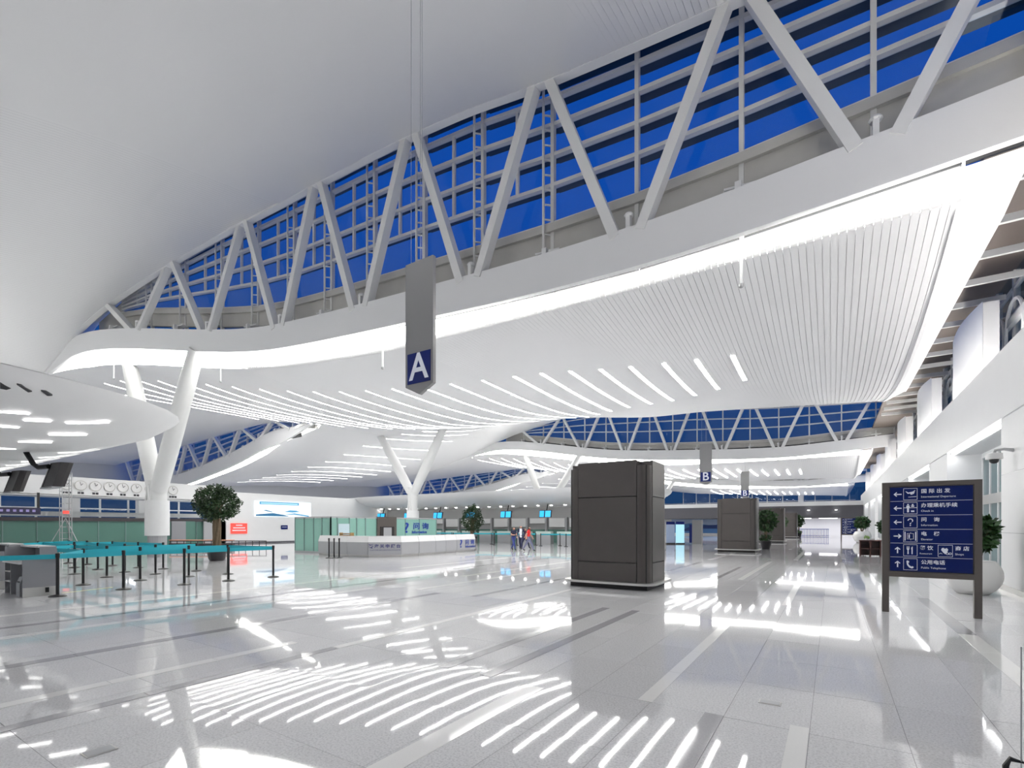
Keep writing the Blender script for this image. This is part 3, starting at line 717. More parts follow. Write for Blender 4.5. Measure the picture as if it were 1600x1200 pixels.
# hanging dark sign in front of windows
hs = thing('hanging_board', 'dark navy hanging board with pale characters before the left windows', 'sign', (-43.5, 8.9, 0))
MB().bx(-0.06, 0.06, -1.35, 1.35, 2.42, 2.85).build('board', mat('navy_board', (0.02, 0.018, 0.06), 0.4), hs)
for s_ in (-1.25, 1.25): MB().bx(-0.05, 0.05, s_-0.06, s_+0.06, 2.85, 3.85).build('hanger', BLACK, hs)
for j in range(6): MB().bx(0.06, 0.066, -0.55+j*0.3, -0.4+j*0.3, 2.57, 2.72).build('character', mat('board_char', (0.35, 0.3, 0.6), 0.5) if j == 0 else MATS['board_char'], hs)
# grey service door with blue plates left of the partition
for u, du, m in ((268, 22, DESK), (290, 14, GREEND), (318, 34, LCDL if False else CNT), (345, 8, DESK)):
    a = atX(u, 830, -45.9); b = atX(u+du, 830, -45.9); MB().bx(-46.0, -45.85, a.y, b.y, 0, 2.05).build('service_panel', m, wl)
# red bench rows
def bench(x, y, n, m, label, rz):
    b = thing('waiting_bench', label, 'bench', (x, y, 0), rz)
    for i in range(n):
        o = i*0.62
        MB().box((0.0, o, 0.43), (0.5, 0.58, 0.06)).build('seat', m, b)
        g = MB(); g.beam((-0.24, o, 0.46), (-0.36, o, 0.92), 0.58, 0.05, (0, 1, 0)); g.build('backrest', m, b)
    MB().beam((0, -0.3, 0.36), (0, n*0.62-0.3, 0.36), 0.08, 0.06).build('seat_beam', CHAR, b)
    for yy in (0.0, (n-1)*0.62): MB().beam((0, yy, 0), (0, yy, 0.36), 0.3, 0.06, (0, 1, 0)).build('leg', CHAR, b)
    return b
p0 = ground(154, 852); bench(p0.x, p0.y, 5, RED, 'red waiting bench in front of the green glazing', 0.15)
p0 = ground(139, 853); bench(p0.x+1.2, p0.y-0.6, 2, PEACH, 'peach waiting bench beside the red bench', 0.15)
# low dark barrier by the tree
br = thing('dark_barrier', 'low dark railing with pale top running behind the round tree', 'barrier', (0, 0, 0))
pa, pb = ground(266, 857), ground(416, 857); n = 14
for i in range(n+1):
    p = pa.lerp(pb, i/n); MB().tube([(p.x, p.y, 0), (p.x, p.y, 0.55)], 0.03, 6).build('post', CHAR, br)
MB().beam(pa+Vector((0, 0, 0.55)), pb+Vector((0, 0, 0.55)), 0.12, 0.06).build('top_rail', CHAR, br)
pm = pa.lerp(pb, 0.66); MB().beam(pa+Vector((0, 0, 0.25)), pm+Vector((0, 0, 0.25)), 0.3, 0.25).build('luggage_shelf', CHAR, br); MB().beam(pa+Vector((0, 0, 0.62)), pm+Vector((0, 0, 0.62)), 0.3, 0.05).build('shelf_top', PEACH, br)
# scaffold mast by the clocks
sm = thing('scaffold_mast', 'slim grey lattice mast lift standing before the clocks', 'mast lift', (-43.8, 11.6, 0))
for dx, dy in ((-0.25, -0.25), (0.25, -0.25), (0.25, 0.25), (-0.25, 0.25)): MB().tube([(dx, dy, 0), (dx, dy, 5.3)], 0.03, 6).build('upright', CNT, sm)
for z in frange(0.4, 5.2, 12):
    g = MB(); g.tube([(-0.25, -0.25, z), (0.25, 0.25, z)], 0.02, 5); g.tube([(-0.25, 0.25, z), (0.25, -0.25, z)], 0.02, 5); g.build('cross_brace', CNT, sm)
for dx, dy in ((-0.9, 0.6), (0.9, 0.6), (0, -1.0)): MB().tube([(dx, dy, 0), (0, 0, 2.2)], 0.025, 5).build('outrigger', CNT, sm)
MB().box((0, 0, 2.6), (0.25, 0.3, 0.2)).build('red_box', REDS, sm)

# ------------------------------------------------------------------ branching columns
def vcolumn(x, y, tl, tr, label, zb=4.1):
    c = thing('branching_column', label, 'column', (x, y, 0), 0, 'white branching columns')
    MB().lathe([(0.44, 0), (0.44, 1.15)], 24).build('stone_base', CNT, c, smooth=False)
    autosmooth(MB().lathe([(0.56, 1.15), (0.56, 3.05)], 28).build('casing', WHITE, c), 40)
    autosmooth(MB().lathe([(0.44, 3.05), (0.44, zb-0.2), (0.5, zb)], 28).build('trunk', STEEL, c), 40)
    for t, s_ in ((tl, -1), (tr, 1)):
        q = Vector((t[0]-x, t[1]-y, t[2])); p = Vector((s_*0.18, 0, zb-0.5))
        d = q-p
        autosmooth(MB().tube([p, p+d*0.3, p+d*0.7, q], [0.40, 0.43, 0.41, 0.33], 22).build('arm', STEEL, c), 40)
    for s_ in (-1, 1): MB().beam((s_*0.2, -0.45, 3.0), (s_*0.05, -0.42, 3.9), 0.12, 0.1, (0, 1, 0)).build('fin', STEEL, c)
    return c
a, b = atY(192, 556, 11.3), atY(300, 556, 11.7)
vcolumn(-30.6, 11.9, (a.x, a.y+0.2, 11.5), (b.x, b.y+0.2, 10.35), 'white branching column under the near fascia beside the round tree')
vcolumn(-32.3, 33.0, (-36.6, 33.0, zroof(-36.6, 33, 0, 0)+0.1), (-28.6, 33.0, zroof(-28.6, 33, 0)+0.1), 'white branching column rising behind the information booth', 5.2)
vcolumn(-30.6, 54.9, (-33.6, 54.6, 11.5), (-25.8, 55.0, 10.3), 'white branching column beyond the far check-in canopy')
vcolumn(-30.6, 97.5, (-33.6, 97.4, 11.5), (-25.8, 97.6, 10.3), 'white branching column beneath the distant left fascia')

# ------------------------------------------------------------------ bronze service pillars
def pillar(x, y, label):
    c = thing('service_pillar', label, 'pillar', (x, y, 0), 0, 'bronze service pillars')
    hx, hy, r, ins = 1.15, 0.85, 0.26, 0.03
    MB().bx(-hx+0.05, hx-0.05, -hy+0.05, hy-0.05, 0, 0.16).build('plinth', BRONZED, c)
    MB().bx(-hx+0.06, hx-0.06, -hy+0.06, hy-0.06, 0.16, 3.28).build('core', BRONZED, c)
    def rr(hx, hy, r, k=6):
        pts = []
        for cx, cy, a0 in ((hx-r, hy-r, 0), (-hx+r, hy-r, PI/2), (-hx+r, -hy+r, PI), (hx-r, -hy+r, 1.5*PI)):
            pts += [(cx+r*math.cos(a), cy+r*math.sin(a)) for a in frange(a0, a0+PI/2, k)]
        return pts
    g = MB(); g.prism(rr(hx+0.16, hy+0.16, r+0.1), lambda a, b, t: (a, b, t), 0.13, 0.19); autosmooth(g.build('bumper_rail', SILVER, c), 40)
    for sx in (-1, 1):
        for sy in (-1, 1):
            pts = [(0, 0), (0.30, 0)]+[(0.30-r+r*math.cos(a)+0, 0.30-r+r*math.sin(a)) for a in frange(0.0, PI/2, 7)]+[(0, 0.30)]
            pts = [(sx*(hx-0.30+px), sy*(hy-0.30+py)) for px, py in pts]
            autosmooth(MB().prism(pts, lambda a, b, t: (a, b, t), 0.19, 3.28).build('corner', BRONZE, c), 40)
    for (z0, z1) in ((0.19, 0.695), (0.717, 2.455), (2.477, 3.42)):
        for s_ in (-1, 1):
            MB().bx(-hx+0.315, hx-0.315, s_*(hy-0.06), s_*(hy+0.012), z0, z1).build('panel', BRONZE, c)
            MB().bx(s_*(hx-0.06), s_*(hx+0.012), -hy+0.315, hy-0.315, z0, z1).build('panel', BRONZE, c)
    MB().bx(-hx+0.32, hx-0.32, -hy+0.03, hy-0.03, 3.28, 3.41).build('cap', BRONZE, c); MB().bx(-hx+0.03, hx-0.03, -hy+0.32, hy-0.32, 3.28, 3.41).build('cap', BRONZE, c)
    return c
p1 = pillar(-5.13, 13.45, 'big dark bronze service pillar standing alone beyond the hanging A sign')
for y, l in ((34.9, 'dark bronze service pillar beneath the hanging B signs'), (56.2, 'dark bronze pillar with a plant in front, behind the B signs'), (77.6, 'dark bronze pillar closest to the far white wall')):
    q = copy_tree(p1); q.location = (-5.13, y, 0); q['label'] = l

# ------------------------------------------------------------------ directory sign
def pic(parent, polys, cx, cz, nm='pictogram'):
    g = MB()
    for pts in polys: g.prism(pts, lambda a, b, t: (cx+a, t, cz+b), -0.006, -0.001)
    return g.build(nm, SIGNW, parent)
def circ(x, z, r, n=12, a0=0, a1=2*PI): return [(x+r*math.cos(t), z+r*math.sin(t)) for t in frange(a0, a1*(n-1)/n if a1 == 2*PI else a1, n-1)]
def ringpoly(x, z, ro, ri, a0, a1, n=12):
    return [(x+ro*math.cos(t), z+ro*math.sin(t)) for t in frange(a0, a1, n)]+[(x+ri*math.cos(t), z+ri*math.sin(t)) for t in frange(a1, a0, n)]
def directory(x, y, label):
    d = thing('directory_sign', label, 'sign', (x, y, 0), 0)
    Wd, z0, z1 = 1.46, 0.70, 2.54
    for xx in (0.055, Wd-0.055): MB().bx(xx-0.055, xx+0.055, -0.05, 0.05, 0, z1).build('post', SIGNF, d)
    MB().bx(0.11, Wd-0.11, -0.05, 0.05, z1-0.085, z1).build('top_rail', SIGNF, d); MB().bx(0.11, Wd-0.11, -0.05, 0.05, z0, z0+0.10).build('bottom_rail', SIGNF, d)
    MB().bx(0.11, Wd-0.11, -0.02, 0.04, z0+0.1, z1-0.085).build('back_panel', SIGNF, d)
    face = MB().bx(0.125, Wd-0.125, -0.035, -0.02, z0+0.115, z1-0.1).build('face_panel', BLUE, d)
    x0, x1, zb, zt = 0.125, Wd-0.125, z0+0.115, z1-0.1; rh = (zt-zb)/6; fy = -0.036
    W_ = x1-x0; px = lambda p: x0+W_*(p-190)/900.0
    e = bpy.data.objects.new('face_graphics', None)
    for i in range(1, 6): MB().bx(x0+0.005, x1-0.005, fy-0.002, fy, zb+i*rh-0.003, zb+i*rh+0.003).build('divider', SIGNW, face)
    rowsT = [('L', '国 际 出 发', 'International Departure'), ('L', '办理乘机手续', 'Check in'), ('L', '问    询', 'Information'), ('R', '电    梯', 'Elevator'), ('U', '餐 饮', 'Restaurant'), ('U', '公用电话', 'Public Telephone')]
    for i, (ar, zh, en) in enumerate(rowsT):
        zc = zt-rh*(i+0.5); ac = px(277)
        arrow = [(-0.062, 0), (-0.018, 0.045), (-0.006, 0.033), (-0.028, 0.010), (0.062, 0.010), (0.062, -0.010), (-0.028, -0.010), (-0.006, -0.033), (-0.018, -0.045)]
        if ar == 'R': arrow = [(-a, b) for a, b in arrow][::-1]
        if ar == 'U': arrow = [(b, -a) for a, b in arrow]
        h = pic(face, [arrow], ac, zc, 'arrow'); h.location.y = fy
        bc = px(422); bw = 0.103; bh = rh*0.40
        def frame(bc):
            g = MB()
            for (a0, a1, b0, b1) in ((-bw, bw, bh-0.003, bh+0.003), (-bw, bw, -bh-0.003, -bh+0.003), (-bw-0.003, -bw+0.003, -bh, bh), (bw-0.003, bw+0.003, -bh, bh)): g.bx(bc+a0, bc+a1, fy-0.003, fy, zc+b0, zc+b1)
            g.build('icon_frame', SIGNW, face)
        frame(bc)
        if i == 0: P = [[(-0.075, 0.055), (-0.065, 0.055), (-0.03, 0.03), (0.03, 0.045), (0.075, 0.075), (0.07, 0.055), (0.03, 0.02), (0.02, -0.01), (0.005, -0.012), (0.0, 0.012), (-0.04, 0.008)], [(0.04, 0.03), (0.07, 0.04), (0.05, 0.005), (0.02, -0.012)], [(-0.03, -0.062), (0.09, -0.055), (0.09, -0.045), (-0.03, -0.052)]]
        elif i == 1: P = [circ(-0.035, 0.068, 0.014), [(-0.06, 0.05), (-0.01, 0.05), (-0.01, 0.0), (-0.02, 0.0), (-0.02, -0.08), (-0.05, -0.08), (-0.05, 0.0), (-0.06, 0.0)], circ(0.035, 0.068, 0.014), [(0.01, 0.05), (0.06, 0.05), (0.055, 0.025), (0.015, 0.025)], [(-0.10, 0.002), (0.10, 0.002), (0.10, 0.012), (-0.10, 0.012)], [(0.01, -0.075), (0.06, -0.075), (0.06, -0.045), (0.01, -0.045)]]
        elif i == 2: P = [ringpoly(0, 0.03, 0.043, 0.026, -0.6, PI), [(0.02, -0.005), (0.036, 0.008), (0.008, -0.022), (0.008, -0.04), (-0.008, -0.04), (-0.008, -0.018)], circ(0, -0.062, 0.011)]
        elif i == 3: P = [[(-0.088, -0.085), (-0.072, -0.085), (-0.072, 0.085), (-0.088, 0.085)], [(0.072, -0.085), (0.088, -0.085), (0.088, 0.085), (0.072, 0.085)], [(-0.05, -0.05), (-0.044, -0.05), (-0.044, 0.055), (-0.05, 0.055)], [(0.044, -0.05), (0.05, -0.05), (0.05, 0.055), (0.044, 0.055)], [(-0.05, 0.05), (0.05, 0.05), (0.05, 0.056), (-0.05, 0.056)], [(-0.05, -0.056), (0.05, -0.056), (0.05, -0.05), (-0.05, -0.05)], circ(-0.018, 0.03, 0.009), [(-0.03, 0.018), (-0.006, 0.018), (-0.010, -0.04), (-0.026, -0.04)], [(0.0, 0.062), (0.012, 0.062), (0.006, 0.08)], [(0.0, -0.062), (0.006, -0.08), (0.012, -0.062)]]
        elif i == 4: P = [[(-0.055, 0.075), (-0.048, 0.075), (-0.046, 0.03), (-0.04, 0.03), (-0.038, 0.075), (-0.031, 0.075), (-0.029, 0.03), (-0.023, 0.03), (-0.021, 0.075), (-0.014, 0.075), (-0.014, 0.02), (-0.026, 0.005), (-0.024, -0.075), (-0.045, -0.075), (-0.043, 0.005), (-0.055, 0.02)], [(0.035, 0.075), (0.035, -0.075), (0.018, -0.075), (0.018, 0.01), (0.012, 0.03), (0.018, 0.06)]]
        else: P = [[(-0.06, 0.06), (-0.045, 0.075), (-0.02, 0.06), (-0.018, 0.035), (-0.035, 0.025), (-0.02, -0.015), (0.015, -0.045), (0.03, -0.035), (0.05, -0.045), (0.045, -0.07), (0.02, -0.08), (-0.02, -0.06), (-0.05, -0.015)]]
        h = pic(face, P, bc, zc); h.location.y = fy
        tx = px(540 if i != 4 else 525)
        sz = 0.088
        text(zh, sz, SIGNW, face, (tx, fy-0.003, zc+0.045), name='chinese_lettering', bold=0.0012)
        text(en, 0.052 if i != 4 else 0.042, SIGNW, face, (tx, fy-0.003, zc-0.058), name='english_lettering')
        if i == 4:
            bc = px(803); frame(bc)
            h = pic(face, [[(-0.05, 0.05), (-0.06, 0.02), (-0.03, -0.03), (0.0, -0.06), (0.03, -0.02), (0.04, 0.03), (0.02, 0.055), (-0.005, 0.04), (-0.03, 0.06)], ringpoly(-0.065, -0.06, 0.022, 0.014, 0, PI), ringpoly(0.03, -0.05, 0.022, 0.014, 0, 2*PI), ringpoly(0.07, -0.05, 0.022, 0.014, 0, 2*PI)], bc, zc); h.location.y = fy
            text('商 店', sz, SIGNW, face, (px(905), fy-0.003, zc+0.045), name='chinese_lettering', bold=0.0012); text('Shops', 0.052, SIGNW, face, (px(905), fy-0.003, zc-0.058), name='english_lettering')
    return d
ds = directory(0.83, 12.2, 'blue six-row directory sign in a bronze frame before the white ball planter')
d2 = copy_tree(ds); d2.location = (0.75, 62, 0); d2['label'] = 'distant blue directory sign standing by the far white wall'
for fc in list(d2.children):
    for ch in list(fc.children):
        if ch.name.startswith('english'): bpy.data.objects.remove(ch)

# ------------------------------------------------------------------ hanging letter signs
def letter_sign(x, y, ch, label, n):
    s = thing('hanging_sign', label, 'sign', (x, y, 0), 0, 'hanging letter signs')
    w, t, zb, zt = 0.41, 0.045, 4.78, 7.52
    g = MB(); g.prism([(-w, zb), (0, zb-0.2), (w, zb), (w, zt), (-w, zt)], lambda a, b, k: (a, k, b), -t, t); g.build('body', GREYM, s)
    for sd in (-1, 1):
        bf = MB().bx(-w+0.07, w-0.07, sd*t, sd*(t+0.012), zb+0.05, zb+0.72).build('blue_face', BLUEB, s)
        text(ch, 0.82, SIGNW, bf, (0, sd*(t+0.014), zb+0.385), (PI/2, 0, 0 if sd < 0 else PI), 'CENTER', 'letter', bold=0.012)
    for dx in (-0.28, 0.0, 0.05):
        z = zroof(x+dx, y, n)+0.05; MB().tube([(dx, 0, zt-0.02), (dx, 0, z)], 0.006, 5).build('cable', CNT, s)
    return s
letter_sign(-7.6, 8.0, 'A', 'tall grey hanging sign with a blue panel lettered A', -1)
letter_sign(-7.55, 37.0, 'B', 'grey hanging B sign across from the wooden stand, before the second clerestory', 0)
letter_sign(-7.9, 58.4, 'B', 'grey hanging B sign farther down the hall, past the second clerestory', 1)

# hanging white rods below the cove
for i, (u, v0, v1) in enumerate(((1158, 372, 446), (598, 521, 575), (345, 552, 596), (178, 553, 592))):
    Y = YA(-10 if u > 500 else (-24 if u > 300 else -33))+0.75; a, b = atY(u, v0, Y), atY(u, v1, Y)
    r = thing('hanging_rod', 'thin white drop rod hanging from the bright cove', 'drop rod', (a.x, Y, b.z), 0, 'drop rods under the cove')
    MB().tube([(0, 0, 0), (0, 0, a.z-b.z+0.8)], 0.035, 8).build('rod', WHITE, r); MB().lathe([(0.03, -0.06), (0.06, -0.03), (0.06, 0.03)], 10).build('tip', CNT, r)

# ------------------------------------------------------------------ security camera
sc_ = thing('dome_camera', 'white dome security camera on a bracket fixed to the pier', 'security camera', (3.84, 17.3, 3.42))
MB().tube([(0, 0, 0.18), (-0.18, 0, 0.22), (-0.34, 0, 0.2), (-0.36, 0, 0.1)], [0.05, 0.035, 0.035, 0.04], 8).build('bracket', CNT, sc_)
autosmooth(MB().lathe([(0.05, 0.14), (0.16, 0.12), (0.17, -0.02), (0.16, -0.03)], 20, (-0.36, 0, 0)).build('housing', DESKW, sc_), 40)
MB().lathe([(0.10, -0.03), (0.09, -0.09), (0.05, -0.13), (0.01, -0.14)], 16, (-0.36, 0, 0)).build('dome', BLACK, sc_, smooth=True)

# ------------------------------------------------------------------ plants
def leaf_cloud(center, rx, rz, n, size, seed, shape=1.0, up=0.0):
    rnd = random.Random(seed); g = MB()
    for i in range(n):
        while True:
            p = Vector((rnd.uniform(-1, 1), rnd.uniform(-1, 1), rnd.uniform(-1, 1)))
            if 0.15 < p.length < 1: break
        r = 0.55+0.45*rnd.random()**0.5 if rnd.random() < 0.85 else rnd.random()
        d = p.normalized(); lump = 0.84+0.26*noise.noise(d*2.6+Vector((seed, 0, 0)))
        if up and d.z > 0: lump *= 1-up*(1-abs(d.z))*0.0
        q = Vector((d.x*rx*r*lump*(1-(up*0.5*max(0, d.z))), d.y*rx*r*lump*(1-(up*0.5*max(0, d.z))), d.z*rz*r*lump))+Vector(center)
        a = Vector((rnd.gauss(0, 1), rnd.gauss(0, 1), rnd.gauss(0, 0.6)))+d*1.2; a.normalize()
        b = a.cross(Vector((rnd.gauss(0, 1), rnd.gauss(0, 1), rnd.gauss(0, 1)))).normalized()
        L = size*rnd.uniform(0.7, 1.3); w = L*0.28
        g.add([q-a*L*0.5, q+b*w, q+a*L*0.5, q-b*w], [(0, 1, 2, 3)])
    return g
def tree(x, y, h, rx, rz, n, label, seed, leaf=0.11, up=0.0, pot=True):
    t = thing('potted_tree', label, 'potted tree', (x, y, 0))
    autosmooth(MB().lathe([(0.30, 0), (0.36, 0.1), (0.46, 0.62), (0.47, 0.66), (0.43, 0.66), (0.41, 0.60)], 24).build('pot', POT, t), 40)
    MB().lathe([(0.41, 0.56), (0.41, 0.6)], 20).build('soil', BARK, t)
    g = MB(); zc = h-rz
    for k in range(6):
        a0 = k*PI/3
        pts = [(0.12*math.cos(a0+z*2.2)*(1-0.0*z), 0.12*math.sin(a0+z*2.2), 0.55+(zc-0.55)*z) for z in frange(0, 1, 10)]
        g.tube(pts, [0.075]*6+[0.06]*5, 7)
    for k in range(9):
        a0 = k*2.4; g.tube([(0, 0, zc-0.5), (0.5*rx*math.cos(a0), 0.5*rx*math.sin(a0), zc+rz*0.3*math.sin(k*1.7))], [0.05, 0.015], 5)
    g.build('braided_trunk', BARK, t)
    lf = leaf_cloud((0, 0, zc), rx, rz, n, leaf, seed, up=up).build('foliage', LEAFA, t, fixn=False); lf['kind'] = 'stuff'
    return t
pt = ground(339, 876); tree(pt.x, pt.y, 3.78, 1.16, 1.02, 6500, 'round-crowned potted tree with braided trunk in a black pot', 3)
pt = atY(738, 840, 36.5); tree(pt.x, pt.y, 3.85, 1.25, 1.55, 5200, 'egg-shaped potted tree behind the information counter', 8, up=0.6)
def ball_planter(x, y, s, label, seed, n=900):
    t = thing('ball_planter', label, 'planter', (x, y, 0)); r = 0.56*s
    prof = [(0.30*s, 0.0)]+[(r*math.cos(a), r*0.82+r*math.sin(a)*0.95) for a in frange(-0.95, 0.75, 14)]+[(r*0.62, r*1.42), (r*0.6, r*1.2)]
    autosmooth(MB().lathe(prof, 32).build('bowl', POTW, t), 50)
    MB().lathe([(r*0.58, r*1.2), (r*0.58, r*1.25)], 20).build('soil', BARK, t)
    g = MB()
    for k in range(7):
        a = k*0.9; g.tube([(0, 0, r*1.2), (0.2*s*math.cos(a), 0.2*s*math.sin(a), 1.3*s), (0.42*s*math.cos(a), 0.42*s*math.sin(a), 1.62*s)], [0.03*s, 0.02*s, 0.01*s], 5)
    g.build('stem', BARK, t)
    c = leaf_cloud((0, 0, 1.48*s), 0.58*s, 0.56*s, n, 0.2*s, seed).build('foliage', LEAFB, t, fixn=False); c['kind'] = 'stuff'
    return t
ball_planter(2.95, 16.6, 1.0, 'leafy plant in a white ball planter behind the directory sign', 21, 1100)
ball_planter(2.5, 60.0, 1.35, 'leafy plant in a white ball planter beyond the wooden stand', 22, 700)
ball_planter(3.0, 40.0, 1.1, 'leafy plant in a white ball planter against the far piers', 23, 600)
def floor_plant(x, y, h, label, seed):
    t = thing('potted_plant', label, 'potted plant', (x, y, 0))
    autosmooth(MB().lathe([(0.26, 0), (0.38, 0.55), (0.40, 0.6), (0.35, 0.6)], 20).build('pot', POT, t), 40)
    g = MB()
    for k in range(5): a = k*1.3; g.tube([(0, 0, 0.5), (0.1*math.cos(a), 0.1*math.sin(a), h*0.5), (0.35*math.cos(a), 0.35*math.sin(a), h*0.8)], [0.04, 0.03, 0.015], 5)
    g.build('stem', BARK, t)
    g = leaf_cloud((0, 0, h*0.68), 0.85, h*0.32, 900, 0.24, seed); q = leaf_cloud((0, 0, 0.8), 0.5, 0.3, 150, 0.2, seed+1); g.add(q.v, q.f)
    c = g.build('foliage', LEAFB, t, fixn=False); c['kind'] = 'stuff'
floor_plant(-3.95, 39.2, 3.0, 'tall leafy plant in a dark pot behind the B-sign pillar', 31)
floor_plant(-4.75, 60.8, 3.2, 'leafy plant in a dark pot showing between the two far pillars', 33)
floor_plant(-4.0, 81.5, 3.4, 'leafy plant in a dark pot beside the last far pillar', 35)
# wooden stand
wd = thing('wooden_stand', 'dark red wooden service stand with a small green plant on top', 'stand', (1.75, 33.4, 0))
for xx in (-0.45, 0.0, 0.45): MB().bx(xx-0.03, xx+0.03, -0.35, 0.35, 0, 0.85).build('side_panel', WOOD, wd)
MB().bx(-0.5, 0.5, -0.38, 0.38, 0.85, 0.9).build('top', WOOD, wd); MB().bx(-0.45, 0.45, -0.33, 0.33, 0.42, 0.46).build('shelf', WOOD, wd); MB().bx(-0.45, 0.45, 0.3, 0.34, 0.05, 0.85).build('back_panel', WOOD, wd)
sp = thing('small_plant', 'tiny pale green plant standing on the wooden stand', 'plant', (1.6, 33.4, 0.9)); leaf_cloud((0, 0, 0.14), 0.14, 0.13, 90, 0.09, 40).build('foliage', mat('leaf_pale', (0.25, 0.42, 0.12), 0.5), sp, fixn=False)
MB().lathe([(0.06, 0), (0.08, 0.1)], 12).build('pot', POTW, sp)

# ------------------------------------------------------------------ information booth and counter
bo = thing('information_booth', 'green frosted glass information booth with blue question mark lettering', 'booth', (-25, 18.7, 0))
H = 2.17
def gpanel(x0, y0, x1, y1, m=GREEN):
    MB().beam((x0, y0, 1.12), (x1, y1, 1.12), 0.03, 2.05).build('glass_panel', m, bo)
ptsL = [(-3.5, 0), (-2.6, 0.03), (-1.7, 0.06), (-0.85, 0.03), (0, 0)]
for (a, b) in zip(ptsL[:-1], ptsL[1:]): gpanel(a[0], a[1], b[0], b[1])
ys = [0, 0.45, 1.35, 1.9, 2.6, 3.5]
for a, b in zip(ys[:-1], ys[1:]): gpanel(0, a, 0, b)
ys2 = [5.2, 6.1, 7.5, 9.3]
for a, b in zip(ys2[:-1], ys2[1:]): gpanel(0, a, 0, b)
for p in ptsL+[(0, y) for y in ys+ys2]: MB().bx(p[0]-0.035, p[0]+0.035, p[1]-0.035, p[1]+0.035, 0, H).build('post', GREENS, bo)
MB().beam((-3.5, 0, H+0.03), (0, 0, H+0.03), 0.1, 0.08).build('top_rail', CNT, bo); MB().beam((0, 0, H+0.03), (0, 9.3, H+0.03), 0.1, 0.08).build('top_rail', CNT, bo)
MB().beam((-3.5, 0, 0.06), (0, 0, 0.06), 0.12, 0.12).build('base_rail', CNT, bo); MB().beam((0, 0, 0.06), (0, 9.3, 0.06), 0.12, 0.12).build('base_rail', CNT, bo)
MB().bx(-0.05, 0.1, 3.5, 5.2, 0, H+0.1).build('screen_surround', SIGNF, bo); MB().bx(0.1, 0.13, 3.75, 4.95, 0.9, 1.62).build('recess', BRONZED, bo); MB().bx(0.13, 0.15, 4.0, 4.7, 0.95, 1.56).build('screen', CNT, bo)
MB().bx(0.04, 0.07, 0.5, 1.3, 1.05, 1.8).build('pale_notice', mat('pale_blue_card', (0.55, 0.68, 0.74), 0.5), bo)
R90 = (PI/2, 0, PI/2)
text('?', 1.0, LETTB, bo, (0.05, 6.2, 1.5), R90, 'CENTER', 'question_mark', bold=0.015, sx=1.5)
text('问 询', 0.5, LETTB, bo, (0.05, 6.8, 1.62), R90, 'LEFT', 'chinese_lettering', bold=0.010, sx=1.45)
text('Information', 0.26, LETTB, bo, (0.05, 6.7, 1.22), R90, 'LEFT', 'english_lettering', bold=0.008, sx=1.25)
# counter run
cpx = [(497, 867.5), (519, 869), (542, 870), (575, 871), (627, 870.5), (655, 868.5), (681, 866.5), (697, 865), (714, 863.5), (743, 861)]
cp = [ground(u, v) for u, v in cpx]
cn = thing('information_counter', 'white and grey faceted information counter in front of the glass booth', 'counter', (cp[3].x, cp[3].y, 0))
O = Vector((cp[3].x, cp[3].y, 0)); loc = [p-O for p in cp]
for i in range(len(loc)-1):
    a, b = loc[i], loc[i+1]; d = (b-a).normalized(); nrm = Vector((d.y, -d.x, 0)); e = d*0.012
    def seg(z0, z1, o0, o1, m, nm):
        g = MB(); q = [a+e-nrm*0.0, b-e]
        vs = [q[0]+nrm*o0+Vector((0, 0, z0)), q[1]+nrm*o0+Vector((0, 0, z0)), q[1]+nrm*o1+Vector((0, 0, z1)), q[0]+nrm*o1+Vector((0, 0, z1))]
        vs += [v-nrm*(0.25 if True else 0) for v in vs]
        g.add(vs, [(0, 1, 2, 3), (7, 6, 5, 4), (0, 4, 5, 1), (1, 5, 6, 2), (2, 6, 7, 3), (3, 7, 4, 0)]); g.build(nm, m, cn)
    seg(0, 0.14, -0.06, -0.06, SILVER, 'kick_plate'); seg(0.14, 0.80, 0, 0, CNT, 'front_panel'); seg(0.80, 1.10, 0, -0.10, DESKW, 'upper_panel'); seg(1.10, 1.13, -0.10, -0.10, DESKW, 'worktop')
def on_counter(i, t, off=0.012):
    a, b = loc[i], loc[i+1]; d = (b-a).normalized(); nrm = Vector((d.y, -d.x, 0)); return a.lerp(b, t)+nrm*off, math.atan2(d.y, d.x)
for j, ch in enumerate('✈海关申报台'):
    p, az = on_counter(3, 0.09+0.165*j); text(ch, 0.21, LETTD, cn, (p.x, p.y, 0.58), (PI/2, 0, az), 'CENTER', 'emblem' if j == 0 else 'chinese_character', bold=0.006, sx=1.15)
p, az = on_counter(3, 0.06); text('CUSTOMS DECLARATION COUNTER', 0.095, LETTD, cn, (p.x, p.y, 0.38), (PI/2, 0, az), 'LEFT', 'english_lettering')
p, az = on_counter(8, 0.12); text('?', 0.7, LETTB, cn, (p.x, p.y, 0.52), (PI/2, 0, az), 'LEFT', 'question_mark', bold=0.010, sx=1.5)
p, az = on_counter(8, 0.42); text('问 询', 0.34, LETTB, cn, (p.x, p.y, 0.6), (PI/2, 0, az), 'LEFT', 'chinese_lettering', bold=0.006, sx=1.4); text('Information', 0.2, LETTB, cn, (p.x, p.y, 0.34), (PI/2, 0, az), 'LEFT', 'english_lettering', bold=0.004, sx=1.3)
# small wooden rack on the counter
q, az = on_counter(1, 0.6, -0.4); wk = thing('leaflet_rack', 'small light wooden leaflet rack on the information counter', 'rack', (q.x+O.x, q.y+O.y, 0), az)
for z in (1.13, 1.22): MB().bx(-0.45, 0.45, -0.12, 0.12, z, z+0.05).build('shelf', WOODL, wk)
for xx in (-0.42, 0.42): MB().bx(xx-0.03, xx+0.03, -0.1, 0.1, 1.05, 1.3).build('side', WOODL, wk)

